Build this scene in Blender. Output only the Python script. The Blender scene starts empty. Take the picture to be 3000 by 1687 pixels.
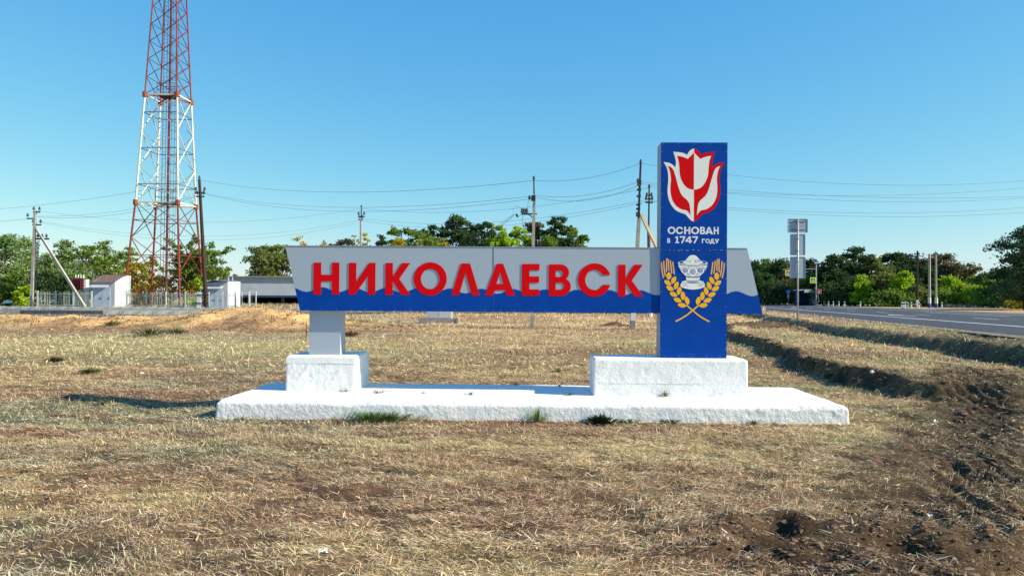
import bpy, math, random
import numpy as np
from mathutils import Matrix, Vector, Euler
from mathutils.geometry import tessellate_polygon

SC = bpy.context.scene
COL = SC.collection
R = math.radians

# ------------------------------------------------------------------ camera
F = 2300.0
CAM_Z = 1.6
PITCH, ROLL = 0.51, 0.30
cam_d = bpy.data.cameras.new('camera')
cam_d.lens = F / 3000 * 36
cam_d.sensor_width = 36
cam_d.clip_start = 0.1
cam_d.clip_end = 5000
cam = bpy.data.objects.new('camera', cam_d)
COL.objects.link(cam)
CM = Matrix.Rotation(R(90 + PITCH), 4, 'X') @ Matrix.Rotation(R(ROLL), 4, 'Z')
CM.translation = (0, 0, CAM_Z)
cam.matrix_world = CM
SC.camera = cam

# ------------------------------------------------------------------ light
SUN_EL = 31.0
SUN_AZ_RATIO = 0.22
SUN_STRENGTH = 5.0
SKY_STRENGTH = 0.10
EXPOSURE = 0.74
sd = Vector((1.0, -SUN_AZ_RATIO, 0)).normalized() * math.cos(R(SUN_EL)) + Vector((0, 0, math.sin(R(SUN_EL))))
w = bpy.data.worlds.new('World')
SC.world = w
w.use_nodes = True
nt = w.node_tree
nt.nodes.clear()
sky = nt.nodes.new('ShaderNodeTexSky')
sky.sky_type = 'NISHITA'
sky.sun_disc = False
sky.sun_elevation = R(SUN_EL)
sky.sun_rotation = math.atan2(sd.x, sd.y)
sky.altitude = 0
sky.air_density = 1.0
sky.dust_density = 0.3
sky.ozone_density = 5.0
# the photograph's sky is a clear, saturated cyan blue: one response curve per channel over the whole sky
mul = nt.nodes.new('ShaderNodeVectorMath'); mul.operation = 'SCALE'; mul.inputs['Scale'].default_value = 0.15
sep = nt.nodes.new('ShaderNodeSeparateXYZ'); com = nt.nodes.new('ShaderNodeCombineXYZ')
nt.links.new(sky.outputs[0], mul.inputs[0]); nt.links.new(mul.outputs[0], sep.inputs[0])
for i, (g_, k_) in enumerate(((1.30, 1.12), (.76, 1.00), (.27, .925))):
    pw = nt.nodes.new('ShaderNodeMath'); pw.operation = 'POWER'; pw.inputs[1].default_value = g_
    ml = nt.nodes.new('ShaderNodeMath'); ml.operation = 'MULTIPLY'; ml.inputs[1].default_value = k_/(SKY_STRENGTH*2**EXPOSURE)
    nt.links.new(sep.outputs[i], pw.inputs[0]); nt.links.new(pw.outputs[0], ml.inputs[0]); nt.links.new(ml.outputs[0], com.inputs[i])
bg = nt.nodes.new('ShaderNodeBackground')
bg.inputs['Strength'].default_value = SKY_STRENGTH
wo = nt.nodes.new('ShaderNodeOutputWorld')
nt.links.new(com.outputs[0], bg.inputs['Color'])
nt.links.new(bg.outputs[0], wo.inputs['Surface'])

sun_d = bpy.data.lights.new('sun', 'SUN')
sun_d.energy = SUN_STRENGTH
sun_d.angle = R(0.5)
sun_d.color = (1.0, 0.91, 0.74)
sun = bpy.data.objects.new('sun', sun_d)
COL.objects.link(sun)
sun.rotation_euler = sd.to_track_quat('Z', 'Y').to_euler()
sun.location = sd * 50

SC.view_settings.view_transform = 'Standard'
SC.view_settings.look = 'None'
SC.view_settings.exposure = EXPOSURE
SC.view_settings.gamma = 1
SC.view_settings.use_curve_mapping = False
SC.cycles.max_bounces = 6

# ------------------------------------------------------------------ helpers
def tag(o, label=None, cat=None, group=None, kind=None):
    if label: o['label'] = label
    if cat: o['category'] = cat
    if group: o['group'] = group
    if kind: o['kind'] = kind
    return o

def empty(name, loc, rz=0.0):
    o = bpy.data.objects.new(name, None)
    o.empty_display_size = 0.2
    COL.objects.link(o)
    o.location = loc
    o.rotation_euler = (0, 0, rz)
    return o

class MB:
    def __init__(s):
        s.v = []; s.f = []; s.mi = []
    def add(s, vs, fs, mi=0):
        b = len(s.v)
        s.v.extend([tuple(p) for p in vs])
        s.f.extend([tuple(b + i for i in f) for f in fs])
        s.mi.extend([mi] * len(fs))
        return s
    def box(s, x0, x1, y0, y1, z0, z1, mi=0):
        return s.add([(x0,y0,z0),(x1,y0,z0),(x1,y1,z0),(x0,y1,z0),(x0,y0,z1),(x1,y0,z1),(x1,y1,z1),(x0,y1,z1)],
                     [(0,3,2,1),(4,5,6,7),(0,1,5,4),(1,2,6,5),(2,3,7,6),(3,0,4,7)], mi)
    def tube(s, pts, rs, n=6, mi=0, cap=True):
        pts = [Vector(p) for p in pts]
        if not isinstance(rs, (list, tuple)): rs = [rs] * len(pts)
        vs = []; fs = []
        for i, p in enumerate(pts):
            d = (pts[min(i+1, len(pts)-1)] - pts[max(i-1, 0)])
            if d.length < 1e-9: d = Vector((0,0,1))
            d.normalize()
            u = d.cross(Vector((0,0,1)))
            if u.length < 1e-3: u = Vector((1,0,0))
            u.normalize(); w_ = u.cross(d)
            for k in range(n):
                a = 2*math.pi*(k+.5)/n
                vs.append(p + u*math.cos(a)*rs[i] + w_*math.sin(a)*rs[i])
        for i in range(len(pts)-1):
            for k in range(n):
                k2 = (k+1) % n
                fs.append((i*n+k, (i+1)*n+k, (i+1)*n+k2, i*n+k2))
        if cap:
            fs.append(tuple(range(n)))
            fs.append(tuple((len(pts)-1)*n + k for k in reversed(range(n))))
        return s.add(vs, fs, mi)
    def bar(s, a, b, w_, h_=None, mi=0):
        return s.tube([a, b], w_ * 0.7071, 4, mi)
    def angle(s, a, b, w_, t=0.012, mi=0):
        """L-shaped rolled steel angle between two points"""
        a = Vector(a); b = Vector(b); d = (b-a).normalized()
        u = d.cross(Vector((0,0,1)))
        if u.length < 1e-3: u = Vector((1,0,0))
        u.normalize(); q = u.cross(d)
        for (e1, e2) in ((u*w_, q*t), (u*t, q*w_)):
            vs = []
            for p in (a, b):
                vs += [p, p+e1, p+e1+e2, p+e2]
            s.add(vs, [(0,1,5,4),(1,2,6,5),(2,3,7,6),(3,0,4,7),(0,3,2,1),(4,5,6,7)], mi)
        return s
    def lathe(s, prof, c=(0,0,0), n=10, mi=0):
        vs = []; fs = []
        for (r, z) in prof:
            for k in range(n):
                a = 2*math.pi*k/n
                vs.append((c[0]+r*math.cos(a), c[1]+r*math.sin(a), c[2]+z))
        for i in range(len(prof)-1):
            for k in range(n):
                k2 = (k+1) % n
                fs.append((i*n+k, i*n+k2, (i+1)*n+k2, (i+1)*n+k))
        fs.append(tuple(reversed(range(n))))
        fs.append(tuple((len(prof)-1)*n+k for k in range(n)))
        return s.add(vs, fs, mi)
    def mesh(s, name, mats):
        m = bpy.data.meshes.new(name)
        m.from_pydata(s.v, [], s.f)
        if not isinstance(mats, (list, tuple)): mats = [mats]
        for x in mats: m.materials.append(x)
        if len(mats) > 1: m.polygons.foreach_set('material_index', s.mi)
        m.update()
        return m
    def build(s, name, mats, parent=None, loc=None, smooth=False):
        o = bpy.data.objects.new(name, s.mesh(name, mats))
        COL.objects.link(o)
        if parent: o.parent = parent
        if loc is not None: o.location = loc
        if smooth: o.data.polygons.foreach_set('use_smooth', [True]*len(o.data.polygons))
        return o

def poly_prism(loops, y0, y1, mb=None, mi=0):
    """flat shape given in (x, z), with holes, from depth y0 (front) to y1 (back)"""
    mb = mb or MB()
    def area(l): return sum(l[i][0]*l[(i+1)%len(l)][1]-l[(i+1)%len(l)][0]*l[i][1] for i in range(len(l)))/2
    L = []
    for i, l in enumerate(loops):
        a = area(l)
        if (i == 0 and a < 0) or (i > 0 and a > 0): l = list(reversed(l))
        L.append(l)
    tris = tessellate_polygon([[Vector((p[0], p[1], 0)) for p in l] for l in L])
    flat = [p for l in L for p in l]
    n = len(flat)
    vs = [(p[0], y0, p[1]) for p in flat] + [(p[0], y1, p[1]) for p in flat]
    fs = []
    for t in tris:
        a, b, c = [flat[i] for i in t]
        ar = (b[0]-a[0])*(c[1]-a[1]) - (c[0]-a[0])*(b[1]-a[1])
        if ar < 0: t = (t[0], t[2], t[1])
        fs.append(tuple(t)); fs.append((t[2]+n, t[1]+n, t[0]+n))
    k = 0
    for l in L:
        m = len(l)
        for i in range(m):
            a = k+i; b = k+(i+1) % m
            fs.append((a, a+n, b+n, b))
        k += m
    return mb.add(vs, fs, mi)

def copy_obj(o, parent=None, loc=None, rot=None):
    c = o.copy(); COL.objects.link(c)
    if parent is not None: c.parent = parent
    if loc is not None: c.location = loc
    if rot is not None: c.rotation_euler = rot
    return c

def np_mesh(name, V, Fc, mat, attr=None):
    """V (n,3), Fc (m,k) equal-size faces"""
    m = bpy.data.meshes.new(name)
    k = Fc.shape[1]
    m.vertices.add(len(V)); m.vertices.foreach_set('co', V.astype(np.float32).ravel())
    m.loops.add(Fc.size); m.loops.foreach_set('vertex_index', Fc.astype(np.int32).ravel())
    m.polygons.add(len(Fc))
    m.polygons.foreach_set('loop_start', np.arange(0, Fc.size, k, dtype=np.int32))
    m.polygons.foreach_set('loop_total', np.full(len(Fc), k, dtype=np.int32))
    m.update(calc_edges=True)
    if attr is not None:
        for an, arr in attr.items():
            ca = m.color_attributes.new(an, 'FLOAT_COLOR', 'POINT')
            ca.data.foreach_set('color', np.concatenate([arr, np.ones((len(arr),1))], 1).astype(np.float32).ravel())
    m.materials.append(mat)
    return m

def link_mesh(name, m, parent=None, smooth=False):
    o = bpy.data.objects.new(name, m); COL.objects.link(o)
    if parent: o.parent = parent
    m.polygons.foreach_set('use_smooth', np.full(len(m.polygons), smooth, dtype=bool))
    return o

# value noise
def _h(ix, iy, s):
    n = (ix.astype(np.int64)*374761393 + iy.astype(np.int64)*668265263 + s*1442695041) & 0xffffffff
    n = ((n ^ (n >> 13)) * 1274126177) & 0xffffffff
    return ((n ^ (n >> 16)) & 0xffff) / 65535.0
def vn(x, y, s=0):
    ix = np.floor(x); iy = np.floor(y); fx = x-ix; fy = y-iy
    fx = fx*fx*(3-2*fx); fy = fy*fy*(3-2*fy)
    a = _h(ix, iy, s); b = _h(ix+1, iy, s); c = _h(ix, iy+1, s); d = _h(ix+1, iy+1, s)
    return (a*(1-fx)+b*fx)*(1-fy)+(c*(1-fx)+d*fx)*fy
def fbm(x, y, s=0, o=4):
    r = 0; a = .5; t = 0
    for i in range(o):
        r = r + a*vn(x*2**i+17.3*i, y*2**i-9.1*i, s+i); t += a; a *= .5
    return r/t
def ss(a, b, x):
    t = np.clip((x-a)/(b-a), 0, 1); return t*t*(3-2*t)

# ------------------------------------------------------------------ terrain height
SIDE_Z = 0.25
def road_z(y): return np.maximum(0.72 - 0.0044*y, -0.3)
def seg_d(x, y, x0, y0, x1, y1):
    dx, dy = x1-x0, y1-y0; L2 = dx*dx+dy*dy
    t = np.clip(((x-x0)*dx+(y-y0)*dy)/L2, 0, 1)
    return np.hypot(x-x0-t*dx, y-y0-t*dy), t
def face2(y): return np.interp(y, [8,13.0,17.2,23.6,29.2,45,60,120], [6.8,6.3,6.3,7.4,8.0,11.4,14.5,26])
def face1(y): return np.interp(y, [8,18,25,33,46,58,100,160], [9.2,10.95,11.75,12.5,15,16.8,26.5,37.5])
def soil_mask(x, y):
    wob = (fbm(x*1.3, y*1.3, 5)-.5)
    d1, _ = seg_d(x, y, 1.55, 5.15, 3.9, 4.6)
    d2, _ = seg_d(x, y, 9.2, 15.4, 3.5, 6.1)
    d4, _ = seg_d(x, y, 3.6, 7.2, 3.0, 5.4)
    d3 = np.hypot((x-11.0)/1.9, (y-33.5)/2.2)
    s = np.maximum((1-ss(.18, .62, d1+wob*.9))*ss(.34,.5,fbm(x*2.3,y*2.3,6)), .80*(1-ss(.42, .98, d2+wob*.8)))
    s = np.maximum(s, .75*(1-ss(.2,.8,d4+wob*.8)))
    d6, _ = seg_d(x, y, 1.9, 4.75, 4.2, 4.2)
    s = np.maximum(s, .9*(1-ss(.25,.65,d6+wob*.6)))
    s = np.maximum(s, .9*(1-ss(.5, 1.1, d3+wob*.5)))
    d5 = np.hypot((x-5.0)/.9, (y-38.5)/1.4)
    s = np.maximum(s, 1-ss(.5, 1.2, d5+wob*.4))
    f2 = x-face2(y)-(fbm(y*.5, x*0+3, 9)-.5)*.5
    s = np.maximum(s, .75*np.exp(-((f2-.12)/.28)**2)*ss(11.5, 13.5, y)*(1-ss(50,80,y)))
    f1 = x-face1(y)-(fbm(y*.5, x*0+7, 11)-.5)*.6
    s = np.maximum(s, .6*np.exp(-((f1-.2)/.3)**2)*(1-ss(90,140,y)))
    return s
def H(x, y):
    x = np.asarray(x, float); y = np.asarray(y, float)
    near = 1-ss(60, 110, np.abs(y)+np.abs(x)*.3)
    z = (fbm(x*.22, y*.22, 1)-.5)*.10*near + (fbm(x*1.1, y*1.1, 2)-.5)*.06*near + (ss(.28,.60,fbm(x*3.6, y*5.2, 3, 3))-.7)*.034*(1-ss(20,40,y))
    pad = 1-ss(.0, 2.0, np.maximum(np.abs(x-.25)-4.1, np.abs(y-10.9)-1.2))   # flat around the slab
    z = z*(1-.75*pad)
    # left plateau and sandy bank
    lm = 1-ss(-11, -4, x)
    yb = 31+(fbm(x*.15, x*0, 21)-.5)*3
    up = ss(0, 6.5, y-yb)
    bump = np.exp(-((y-yb-6.5)/2.3)**2)*(.12+.22*fbm(x*.25, y*.25, 22)+.45*np.exp(-((x+12.3)/3.2)**2))
    rough = (fbm(x*1.0, y*.9, 23, 5)-.5)*.42*np.exp(-((y-yb-4.5)/3.6)**2)+(fbm(x*3.1, y*2.6, 24, 3)-.5)*.10*np.exp(-((y-yb-4.5)/3.6)**2)
    left = SIDE_Z*up+bump+rough
    mid = SIDE_Z*ss(28, 60, y)+(fbm(x*.6,y*.6,31)-.5)*.08*ss(20,30,y)*(1-ss(50,58,y))
    zz = lm*left+(1-lm)*mid
    # right side: two cut banks and the road shelf
    w1 = (fbm(y*.5, x*0+7, 11)-.5)*.6+(fbm(x*2.2, y*2.2, 12)-.5)*.5; w2 = (fbm(y*.5, x*0+3, 9)-.5)*.6+(fbm(x*2.6, y*2.6, 10)-.5)*.55
    s2 = x-face2(y)-w2; s1 = x-face1(y)-w1
    wid2 = .28+2.4*(1-ss(11.0, 13.2, y))
    t2 = ss(0, 1, s2/wid2+.0)
    t1 = ss(0, 1, s1/.55)
    xr = 8.6+.187*y
    rel = np.clip(s2/np.maximum(face1(y)-face2(y), .5), 0, 1)
    mid2 = .30-.20*rel+(fbm(x*.9, y*.9, 41)-.5)*.12
    dip = -.03*np.exp(-((s2+.35)/.35)**2)*ss(11.5, 13.5, y)
    rv = np.clip((s1-.4)/np.maximum(xr-face1(y)-.4, .3), 0, 1)
    verge = .46+(road_z(y)-.46)*rv
    verge = np.where(x > xr-.05, road_z(y)-.03, verge)
    right = mid2*(1-t1)+verge*t1
    hol = -.13*np.exp(-((x+5.1)/1.0)**2-((y-11.6)/1.3)**2)
    z = z+hol
    near_f = ss(4.0, 9.0, y)*.7+.3
    z = z*(1-t1*ss(-.6, 0, x-xr+.6))
    zz = zz*(1-t2)+right*t2*near_f + dip
    z = z+zz
    z = z+.30*np.exp(-((x-11.0)/1.5)**2-((y-33.6)/1.4)**2)
    z = z+.24*np.exp(-((x-5.0)/.55)**2-((y-38.5)/.9)**2)
    # pit and clods
    d1, t_ = seg_d(x, y, 1.7, 5.0, 3.9, 4.55)
    z = z-.13*np.exp(-(d1/.28)**2)*(.4+.6*ss(.1, .7, t_))
    z = z+.07*np.exp(-((d1-.55)/.22)**2)*(y > 4.7+.0*x)
    for hx, hy, hr, hd in ((1.75,5.35,.17,.10),(2.55,5.15,.22,.14),(3.05,4.95,.24,.20),(3.45,5.0,.22,.18),(2.9,5.75,.16,.10),(3.75,6.6,.2,.12),(4.3,7.6,.25,.13),(1.3,5.6,.12,.07)):
        z = z-hd*np.exp(-(((x-hx)/hr)**2+((y-hy)/(hr*.8))**2)**1.5)
    sm = soil_mask(x, y)
    dt, _ = seg_d(x, y, 9.2, 15.4, 3.3, 5.6)
    z = z+sm*(.35+.65*ss(.35,.6,dt))*((fbm(x*5, y*5, 51, 3)-.45)*.16+(fbm(x*1.7, y*1.7, 55, 2)-.5)*.12)*(1-ss(20,45,y))
    d2, t2_ = seg_d(x, y, 9.2, 15.4, 3.3, 5.6)
    s = t2_*11.3
    side = ((x-9.2)*(-9.8)-(y-15.4)*(-5.9))/11.4
    z = z+np.exp(-(d2/.42)**4)*(np.sin((s*.7+side*1.3)*2*math.pi/.25)*.040*(.5+.8*fbm(x*1.1, y*1.1, 58, 2))-.035)
    return z
def Hs(x, y): return float(H(np.array([x]), np.array([y]))[0])

def ray(px, py):
    v = CM.to_3x3() @ Vector(((px-1500)/F, -(py-843.5)/F, -1.0))
    return v / v.y
def at(px, py, D):
    return Vector((0, 0, CAM_Z)) + ray(px, py)*D
def gpt(px, py):
    """point where a sight line meets the terrain"""
    r = ray(px, py)
    D = np.geomspace(3, 400, 3000)
    zr = CAM_Z + r.z*D
    hz = H(r.x*D, D)
    i = np.argmax(zr <= hz)
    if zr[i] > hz[i]: i = len(D)-1
    return Vector((r.x*D[i], D[i], float(hz[i])))
def gat(px, D):
    x = ray(px, 870).x*D
    return Vector((x, D, Hs(x, D)))

# ------------------------------------------------------------------ materials
MATS = {}
def mat(name, col, rough=.7, col2=None, scale=4, bump=0, bscale=30, metal=0, spec=.3, coords='Object', detail=4, fac=(.35,.65), dirt=None, dscale=1.5, stretch=None):
    if name in MATS: return MATS[name]
    m = bpy.data.materials.new(name); m.use_nodes = True
    t = m.node_tree; b = t.nodes['Principled BSDF']
    b.inputs['Roughness'].default_value = rough
    b.inputs['Metallic'].default_value = metal
    b.inputs['Specular IOR Level'].default_value = spec
    tc = t.nodes.new('ShaderNodeTexCoord')
    src = tc.outputs[coords]
    if stretch:
        mp = t.nodes.new('ShaderNodeMapping'); mp.inputs['Scale'].default_value = stretch
        t.links.new(src, mp.inputs[0]); src = mp.outputs[0]
    if col2 is None: col2 = tuple(c*.82 for c in col)
    n = t.nodes.new('ShaderNodeTexNoise'); n.inputs['Scale'].default_value = scale; n.inputs['Detail'].default_value = detail
    n.inputs['Roughness'].default_value = .65
    t.links.new(src, n.inputs['Vector'])
    cr = t.nodes.new('ShaderNodeValToRGB')
    cr.color_ramp.elements[0].position = fac[0]; cr.color_ramp.elements[0].color = (*col2, 1)
    cr.color_ramp.elements[1].position = fac[1]; cr.color_ramp.elements[1].color = (*col, 1)
    t.links.new(n.outputs[0], cr.inputs[0])
    out = cr.outputs[0]
    if dirt:
        n2 = t.nodes.new('ShaderNodeTexNoise'); n2.inputs['Scale'].default_value = dscale; n2.inputs['Detail'].default_value = 6
        n2.inputs['Roughness'].default_value = .75
        t.links.new(src, n2.inputs['Vector'])
        c2 = t.nodes.new('ShaderNodeValToRGB')
        c2.color_ramp.elements[0].position = .54; c2.color_ramp.elements[0].color = (0,0,0,1)
        c2.color_ramp.elements[1].position = .68; c2.color_ramp.elements[1].color = (1,1,1,1)
        t.links.new(n2.outputs[0], c2.inputs[0])
        mx = t.nodes.new('ShaderNodeMix'); mx.data_type = 'RGBA'
        t.links.new(c2.outputs[0], mx.inputs['Factor']); t.links.new(out, mx.inputs[6]); mx.inputs[7].default_value = (*dirt, 1)
        out = mx.outputs[2]
    t.links.new(out, b.inputs['Base Color'])
    if bump:
        nb = t.nodes.new('ShaderNodeTexNoise'); nb.inputs['Scale'].default_value = bscale; nb.inputs['Detail'].default_value = 5
        nb.inputs['Roughness'].default_value = .7
        t.links.new(src, nb.inputs['Vector'])
        bp = t.nodes.new('ShaderNodeBump'); bp.inputs['Strength'].default_value = 1; bp.inputs['Distance'].default_value = bump
        t.links.new(nb.outputs[0], bp.inputs['Height']); t.links.new(bp.outputs[0], b.inputs['Normal'])
    MATS[name] = m
    return m

def mat_attr(name, attr, rough=.9, scale=60, amt=.42, bump=.01, bscale=80):
    m = bpy.data.materials.new(name); m.use_nodes = True
    t = m.node_tree; b = t.nodes['Principled BSDF']
    b.inputs['Roughness'].default_value = rough; b.inputs['Specular IOR Level'].default_value = .1
    a = t.nodes.new('ShaderNodeAttribute'); a.attribute_name = attr
    g = t.nodes.new('ShaderNodeNewGeometry')
    mp = t.nodes.new('ShaderNodeMapping'); mp.inputs['Scale'].default_value = (.6, 1, 1)
    t.links.new(g.outputs['Position'], mp.inputs[0])
    hs = t.nodes.new('ShaderNodeHueSaturation')
    vals = None
    for sc_, am in ((scale, amt), (scale*.23, amt*.8), (scale*.05, amt*.7)):
        n = t.nodes.new('ShaderNodeTexNoise'); n.inputs['Scale'].default_value = sc_; n.inputs['Detail'].default_value = 4
        n.inputs['Roughness'].default_value = .7
        t.links.new(mp.outputs[0], n.inputs['Vector'])
        mr = t.nodes.new('ShaderNodeMapRange')
        mr.inputs['From Min'].default_value = .3; mr.inputs['From Max'].default_value = .7
        mr.inputs['To Min'].default_value = 1-am; mr.inputs['To Max'].default_value = 1+am
        t.links.new(n.outputs[0], mr.inputs[0])
        if vals is None: vals = mr.outputs[0]
        else:
            mm = t.nodes.new('ShaderNodeMath'); mm.operation = 'MULTIPLY'
            t.links.new(vals, mm.inputs[0]); t.links.new(mr.outputs[0], mm.inputs[1]); vals = mm.outputs[0]
    t.links.new(a.outputs['Color'], hs.inputs['Color']); t.links.new(vals, hs.inputs['Value'])
    t.links.new(hs.outputs[0], b.inputs['Base Color'])
    nb = t.nodes.new('ShaderNodeTexNoise'); nb.inputs['Scale'].default_value = bscale*.4; nb.inputs['Detail'].default_value = 6
    nb.inputs['Roughness'].default_value = .75
    t.links.new(mp.outputs[0], nb.inputs['Vector'])
    bp = t.nodes.new('ShaderNodeBump'); bp.inputs['Strength'].default_value = 1; bp.inputs['Distance'].default_value = bump
    t.links.new(nb.outputs[0], bp.inputs['Height']); t.links.new(bp.outputs[0], b.inputs['Normal'])
    return m

def leaf_mat(name, c1, c2, transl=.35):
    if name in MATS: return MATS[name]
    m = bpy.data.materials.new(name); m.use_nodes = True
    t = m.node_tree; t.nodes.clear()
    o = t.nodes.new('ShaderNodeOutputMaterial')
    g = t.nodes.new('ShaderNodeNewGeometry')
    mx = t.nodes.new('ShaderNodeMix'); mx.data_type = 'RGBA'
    mx.inputs[6].default_value = (*c1, 1); mx.inputs[7].default_value = (*c2, 1)
    n = t.nodes.new('ShaderNodeTexNoise'); n.inputs['Scale'].default_value = .7; n.inputs['Detail'].default_value = 2
    t.links.new(g.outputs['Position'], n.inputs['Vector'])
    ad = t.nodes.new('ShaderNodeMath'); ad.operation = 'MULTIPLY_ADD'
    t.links.new(g.outputs['Random Per Island'], ad.inputs[0]); ad.inputs[1].default_value = .6
    s2 = t.nodes.new('ShaderNodeMapRange'); s2.inputs['From Min'].default_value = .35; s2.inputs['From Max'].default_value = .65
    s2.inputs['To Min'].default_value = -.15; s2.inputs['To Max'].default_value = .5
    t.links.new(n.outputs[0], s2.inputs[0]); t.links.new(s2.outputs[0], ad.inputs[2])
    t.links.new(ad.outputs[0], mx.inputs['Factor'])
    d = t.nodes.new('ShaderNodeBsdfDiffuse'); tr = t.nodes.new('ShaderNodeBsdfTranslucent')
    ms = t.nodes.new('ShaderNodeMixShader'); ms.inputs[0].default_value = transl
    t.links.new(mx.outputs[2], d.inputs[0]); t.links.new(mx.outputs[2], tr.inputs[0])
    t.links.new(d.outputs[0], ms.inputs[1]); t.links.new(tr.outputs[0], ms.inputs[2])
    t.links.new(ms.outputs[0], o.inputs[0])
    MATS[name] = m
    return m

M_white = mat('whitewash', (.85,.84,.80), .9, (.79,.79,.76), 2.5, bump=.009, bscale=30, spec=.15, dirt=(.62,.60,.56), dscale=7)
M_whiteside = mat('whitewash_rough', (.85,.84,.80), .92, (.77,.77,.76), 3.5, bump=.018, bscale=22, spec=.1, dirt=(.60,.60,.60), dscale=9)
M_silver = mat('silver_paint', (.42,.48,.54), .5, (.34,.39,.45), 160, metal=.05, spec=.4, detail=2, fac=(.3,.7))
M_silver_edge = mat('silver_edge', (.36,.37,.40), .5, (.28,.29,.32), 120, metal=.15, spec=.3)
M_blue = mat('blue_paint', (.003,.062,.34), .6, (.003,.050,.30), 3, spec=.05)
M_bluedark = mat('seam_blue', (.004,.02,.10), .6)
M_red = mat('red_paint', (.72,.002,.006), .55, (.64,.002,.005), 6, spec=.08)
M_emb_white = mat('emblem_white', (.84,.84,.76), .7, (.79,.79,.72), 8, spec=.1)
M_textw = mat('text_white', (.80,.82,.84), .6)
M_gold = mat('grain_gold', (.95,.50,.02), .6, (.90,.45,.015), 20, spec=.1)
M_awn = mat('awn_tan', (.86,.47,.14), .6, (.80,.42,.11), 20, spec=.1)
M_chip = mat('chipped_paint', (.65,.68,.72), .8)
M_rivet = mat('rivet_metal', (.55,.60,.68), .35, metal=.3)
M_conc = mat('pole_concrete', (.42,.38,.33), .9, (.30,.27,.23), 3, bump=.01, bscale=20)
M_concw = mat('white_painted_concrete', (.70,.68,.64), .9, (.55,.53,.5), 4)
M_concg = mat('grey_concrete', (.30,.29,.27), .9, (.20,.19,.18), 4)
M_kerb = mat('kerb_concrete', (.62,.61,.56), .9, (.29,.29,.27), 2.5, bump=.01, bscale=20)
M_kerbd = mat('kerb_dark', (.09,.10,.11), .9, (.05,.06,.07), 2.5)
M_wood = mat('tarred_wood', (.050,.030,.023), .85, (.028,.016,.013), 6, stretch=(1,1,.15))
M_blackm = mat('dark_fitting', (.025,.025,.03), .6)
M_ins = mat('insulator_glass', (.07,.08,.09), .25, spec=.6)
M_wire = mat('wire_metal', (.10,.11,.13), .6)
M_tred = mat('tower_red', (.26,.055,.035), .7, (.15,.028,.02), 3, spec=.2, dirt=(.07,.03,.02), dscale=1.2)
M_tnode = mat('tower_node', (.30,.075,.03), .8, (.2,.045,.02), 5)
M_twhite = mat('tower_white', (.66,.64,.52), .7, (.55,.53,.44), 3, spec=.2, dirt=(.30,.17,.10), dscale=1.2)
M_tlad = mat('ladder_brown', (.12,.045,.06), .7)
M_kiosk = mat('kiosk_white', (.46,.48,.53), .65, (.36,.39,.45), 1.5, dirt=(.45,.44,.44), dscale=3)
M_kioskroof = mat('rusty_roof', (.24,.15,.12), .8, (.13,.08,.07), 2.5, stretch=(4,.6,1))
M_kdoor = mat('kiosk_door', (.42,.50,.64), .6, (.34,.42,.56), 2)
M_hangar = mat('hangar_sheet', (.40,.45,.50), .7, (.34,.39,.44), .8)
M_hangarblue = mat('hangar_blue', (.02,.06,.14), .7)
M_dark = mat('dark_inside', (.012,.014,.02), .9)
M_fence = mat('fence_paint', (.50,.55,.50), .6, (.38,.43,.40), 3)
M_fencew = mat('fence_white', (.72,.72,.68), .6, (.6,.6,.56), 3)
M_trans = mat('transformer_red', (.07,.012,.018), .7, (.09,.012,.02), 3)
M_galv = mat('galvanised_back', (.36,.43,.50), .5, (.30,.37,.44), 6, metal=.25, spec=.4)
M_galvd = mat('galvanised_rail', (.16,.20,.26), .6)
M_post = mat('post_grey', (.45,.47,.49), .45, (.36,.38,.40), 8, metal=.3)
M_yel = mat('fluorescent_yellow', (.70,.85,.02), .5)
M_sblue = mat('sign_blue', (.01,.06,.30), .5)
M_orange = mat('beacon_orange', (.75,.12,.02), .5)
M_pv = mat('solar_cells', (.03,.06,.14), .3, spec=.6)
M_shelter = mat('shelter_white', (.55,.60,.58), .8, (.42,.46,.46), 2)
M_shblue = mat('shelter_blue', (.03,.07,.16), .8, (.02,.05,.12), 3)
M_bark = mat('bark', (.09,.065,.045), .95, (.05,.035,.025), 5, stretch=(1,1,.3))
M_barkp = mat('pine_bark', (.20,.10,.055), .95, (.10,.055,.035), 5, stretch=(1,1,.3))
M_asph = mat('asphalt', (.050,.058,.074), .9, (.032,.038,.05), 3, coords='Object', dirt=(.085,.085,.09), dscale=.35, bump=.004, bscale=60)
M_asph2 = mat('old_asphalt', (.15,.147,.137), .95, (.10,.098,.095), 1.2, dirt=(.24,.22,.19), dscale=.3)
M_gravel = mat('verge_gravel', (.20,.18,.145), .95, (.12,.11,.09), 6)
M_mark = mat('road_paint', (.70,.71,.71), .7, (.50,.52,.53), 3)
M_paper = mat('paper_white', (.80,.80,.78), .8)
M_rock = mat('dark_clod', (.05,.04,.035), .95, (.03,.025,.02), 8, bump=.01)

# ------------------------------------------------------------------ ground sheet
def axis(parts):
    out = []
    for a, b, s in parts: out += list(np.arange(a, b, s))
    return np.array(out)
def grow(a, b, s0, k):
    out = [a]; s = s0
    while out[-1] < b:
        out.append(out[-1]+s); s *= k
    return np.array(out)
def grow2(a, mid):
    g1 = grow(a, mid, .07, 1.02); return np.concatenate([g1, grow(g1[-1], 900, g1[-1]-g1[-2], 1.10)[1:]])
xr_ = grow2(9, 20)
xl_ = -grow2(5, 42)[::-1]
XS = np.concatenate([xl_[:-1], np.arange(-5, 9, .05), xr_])
YS = np.concatenate([-grow(-3, 60, .5, 1.3)[::-1][:-1], np.arange(3, 17, .05), grow(17, 60, .07, 1.012), grow(61, 1500, .6, 1.07)])
GX, GY = np.meshgrid(XS, YS)
GZ = H(GX, GY)

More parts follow.
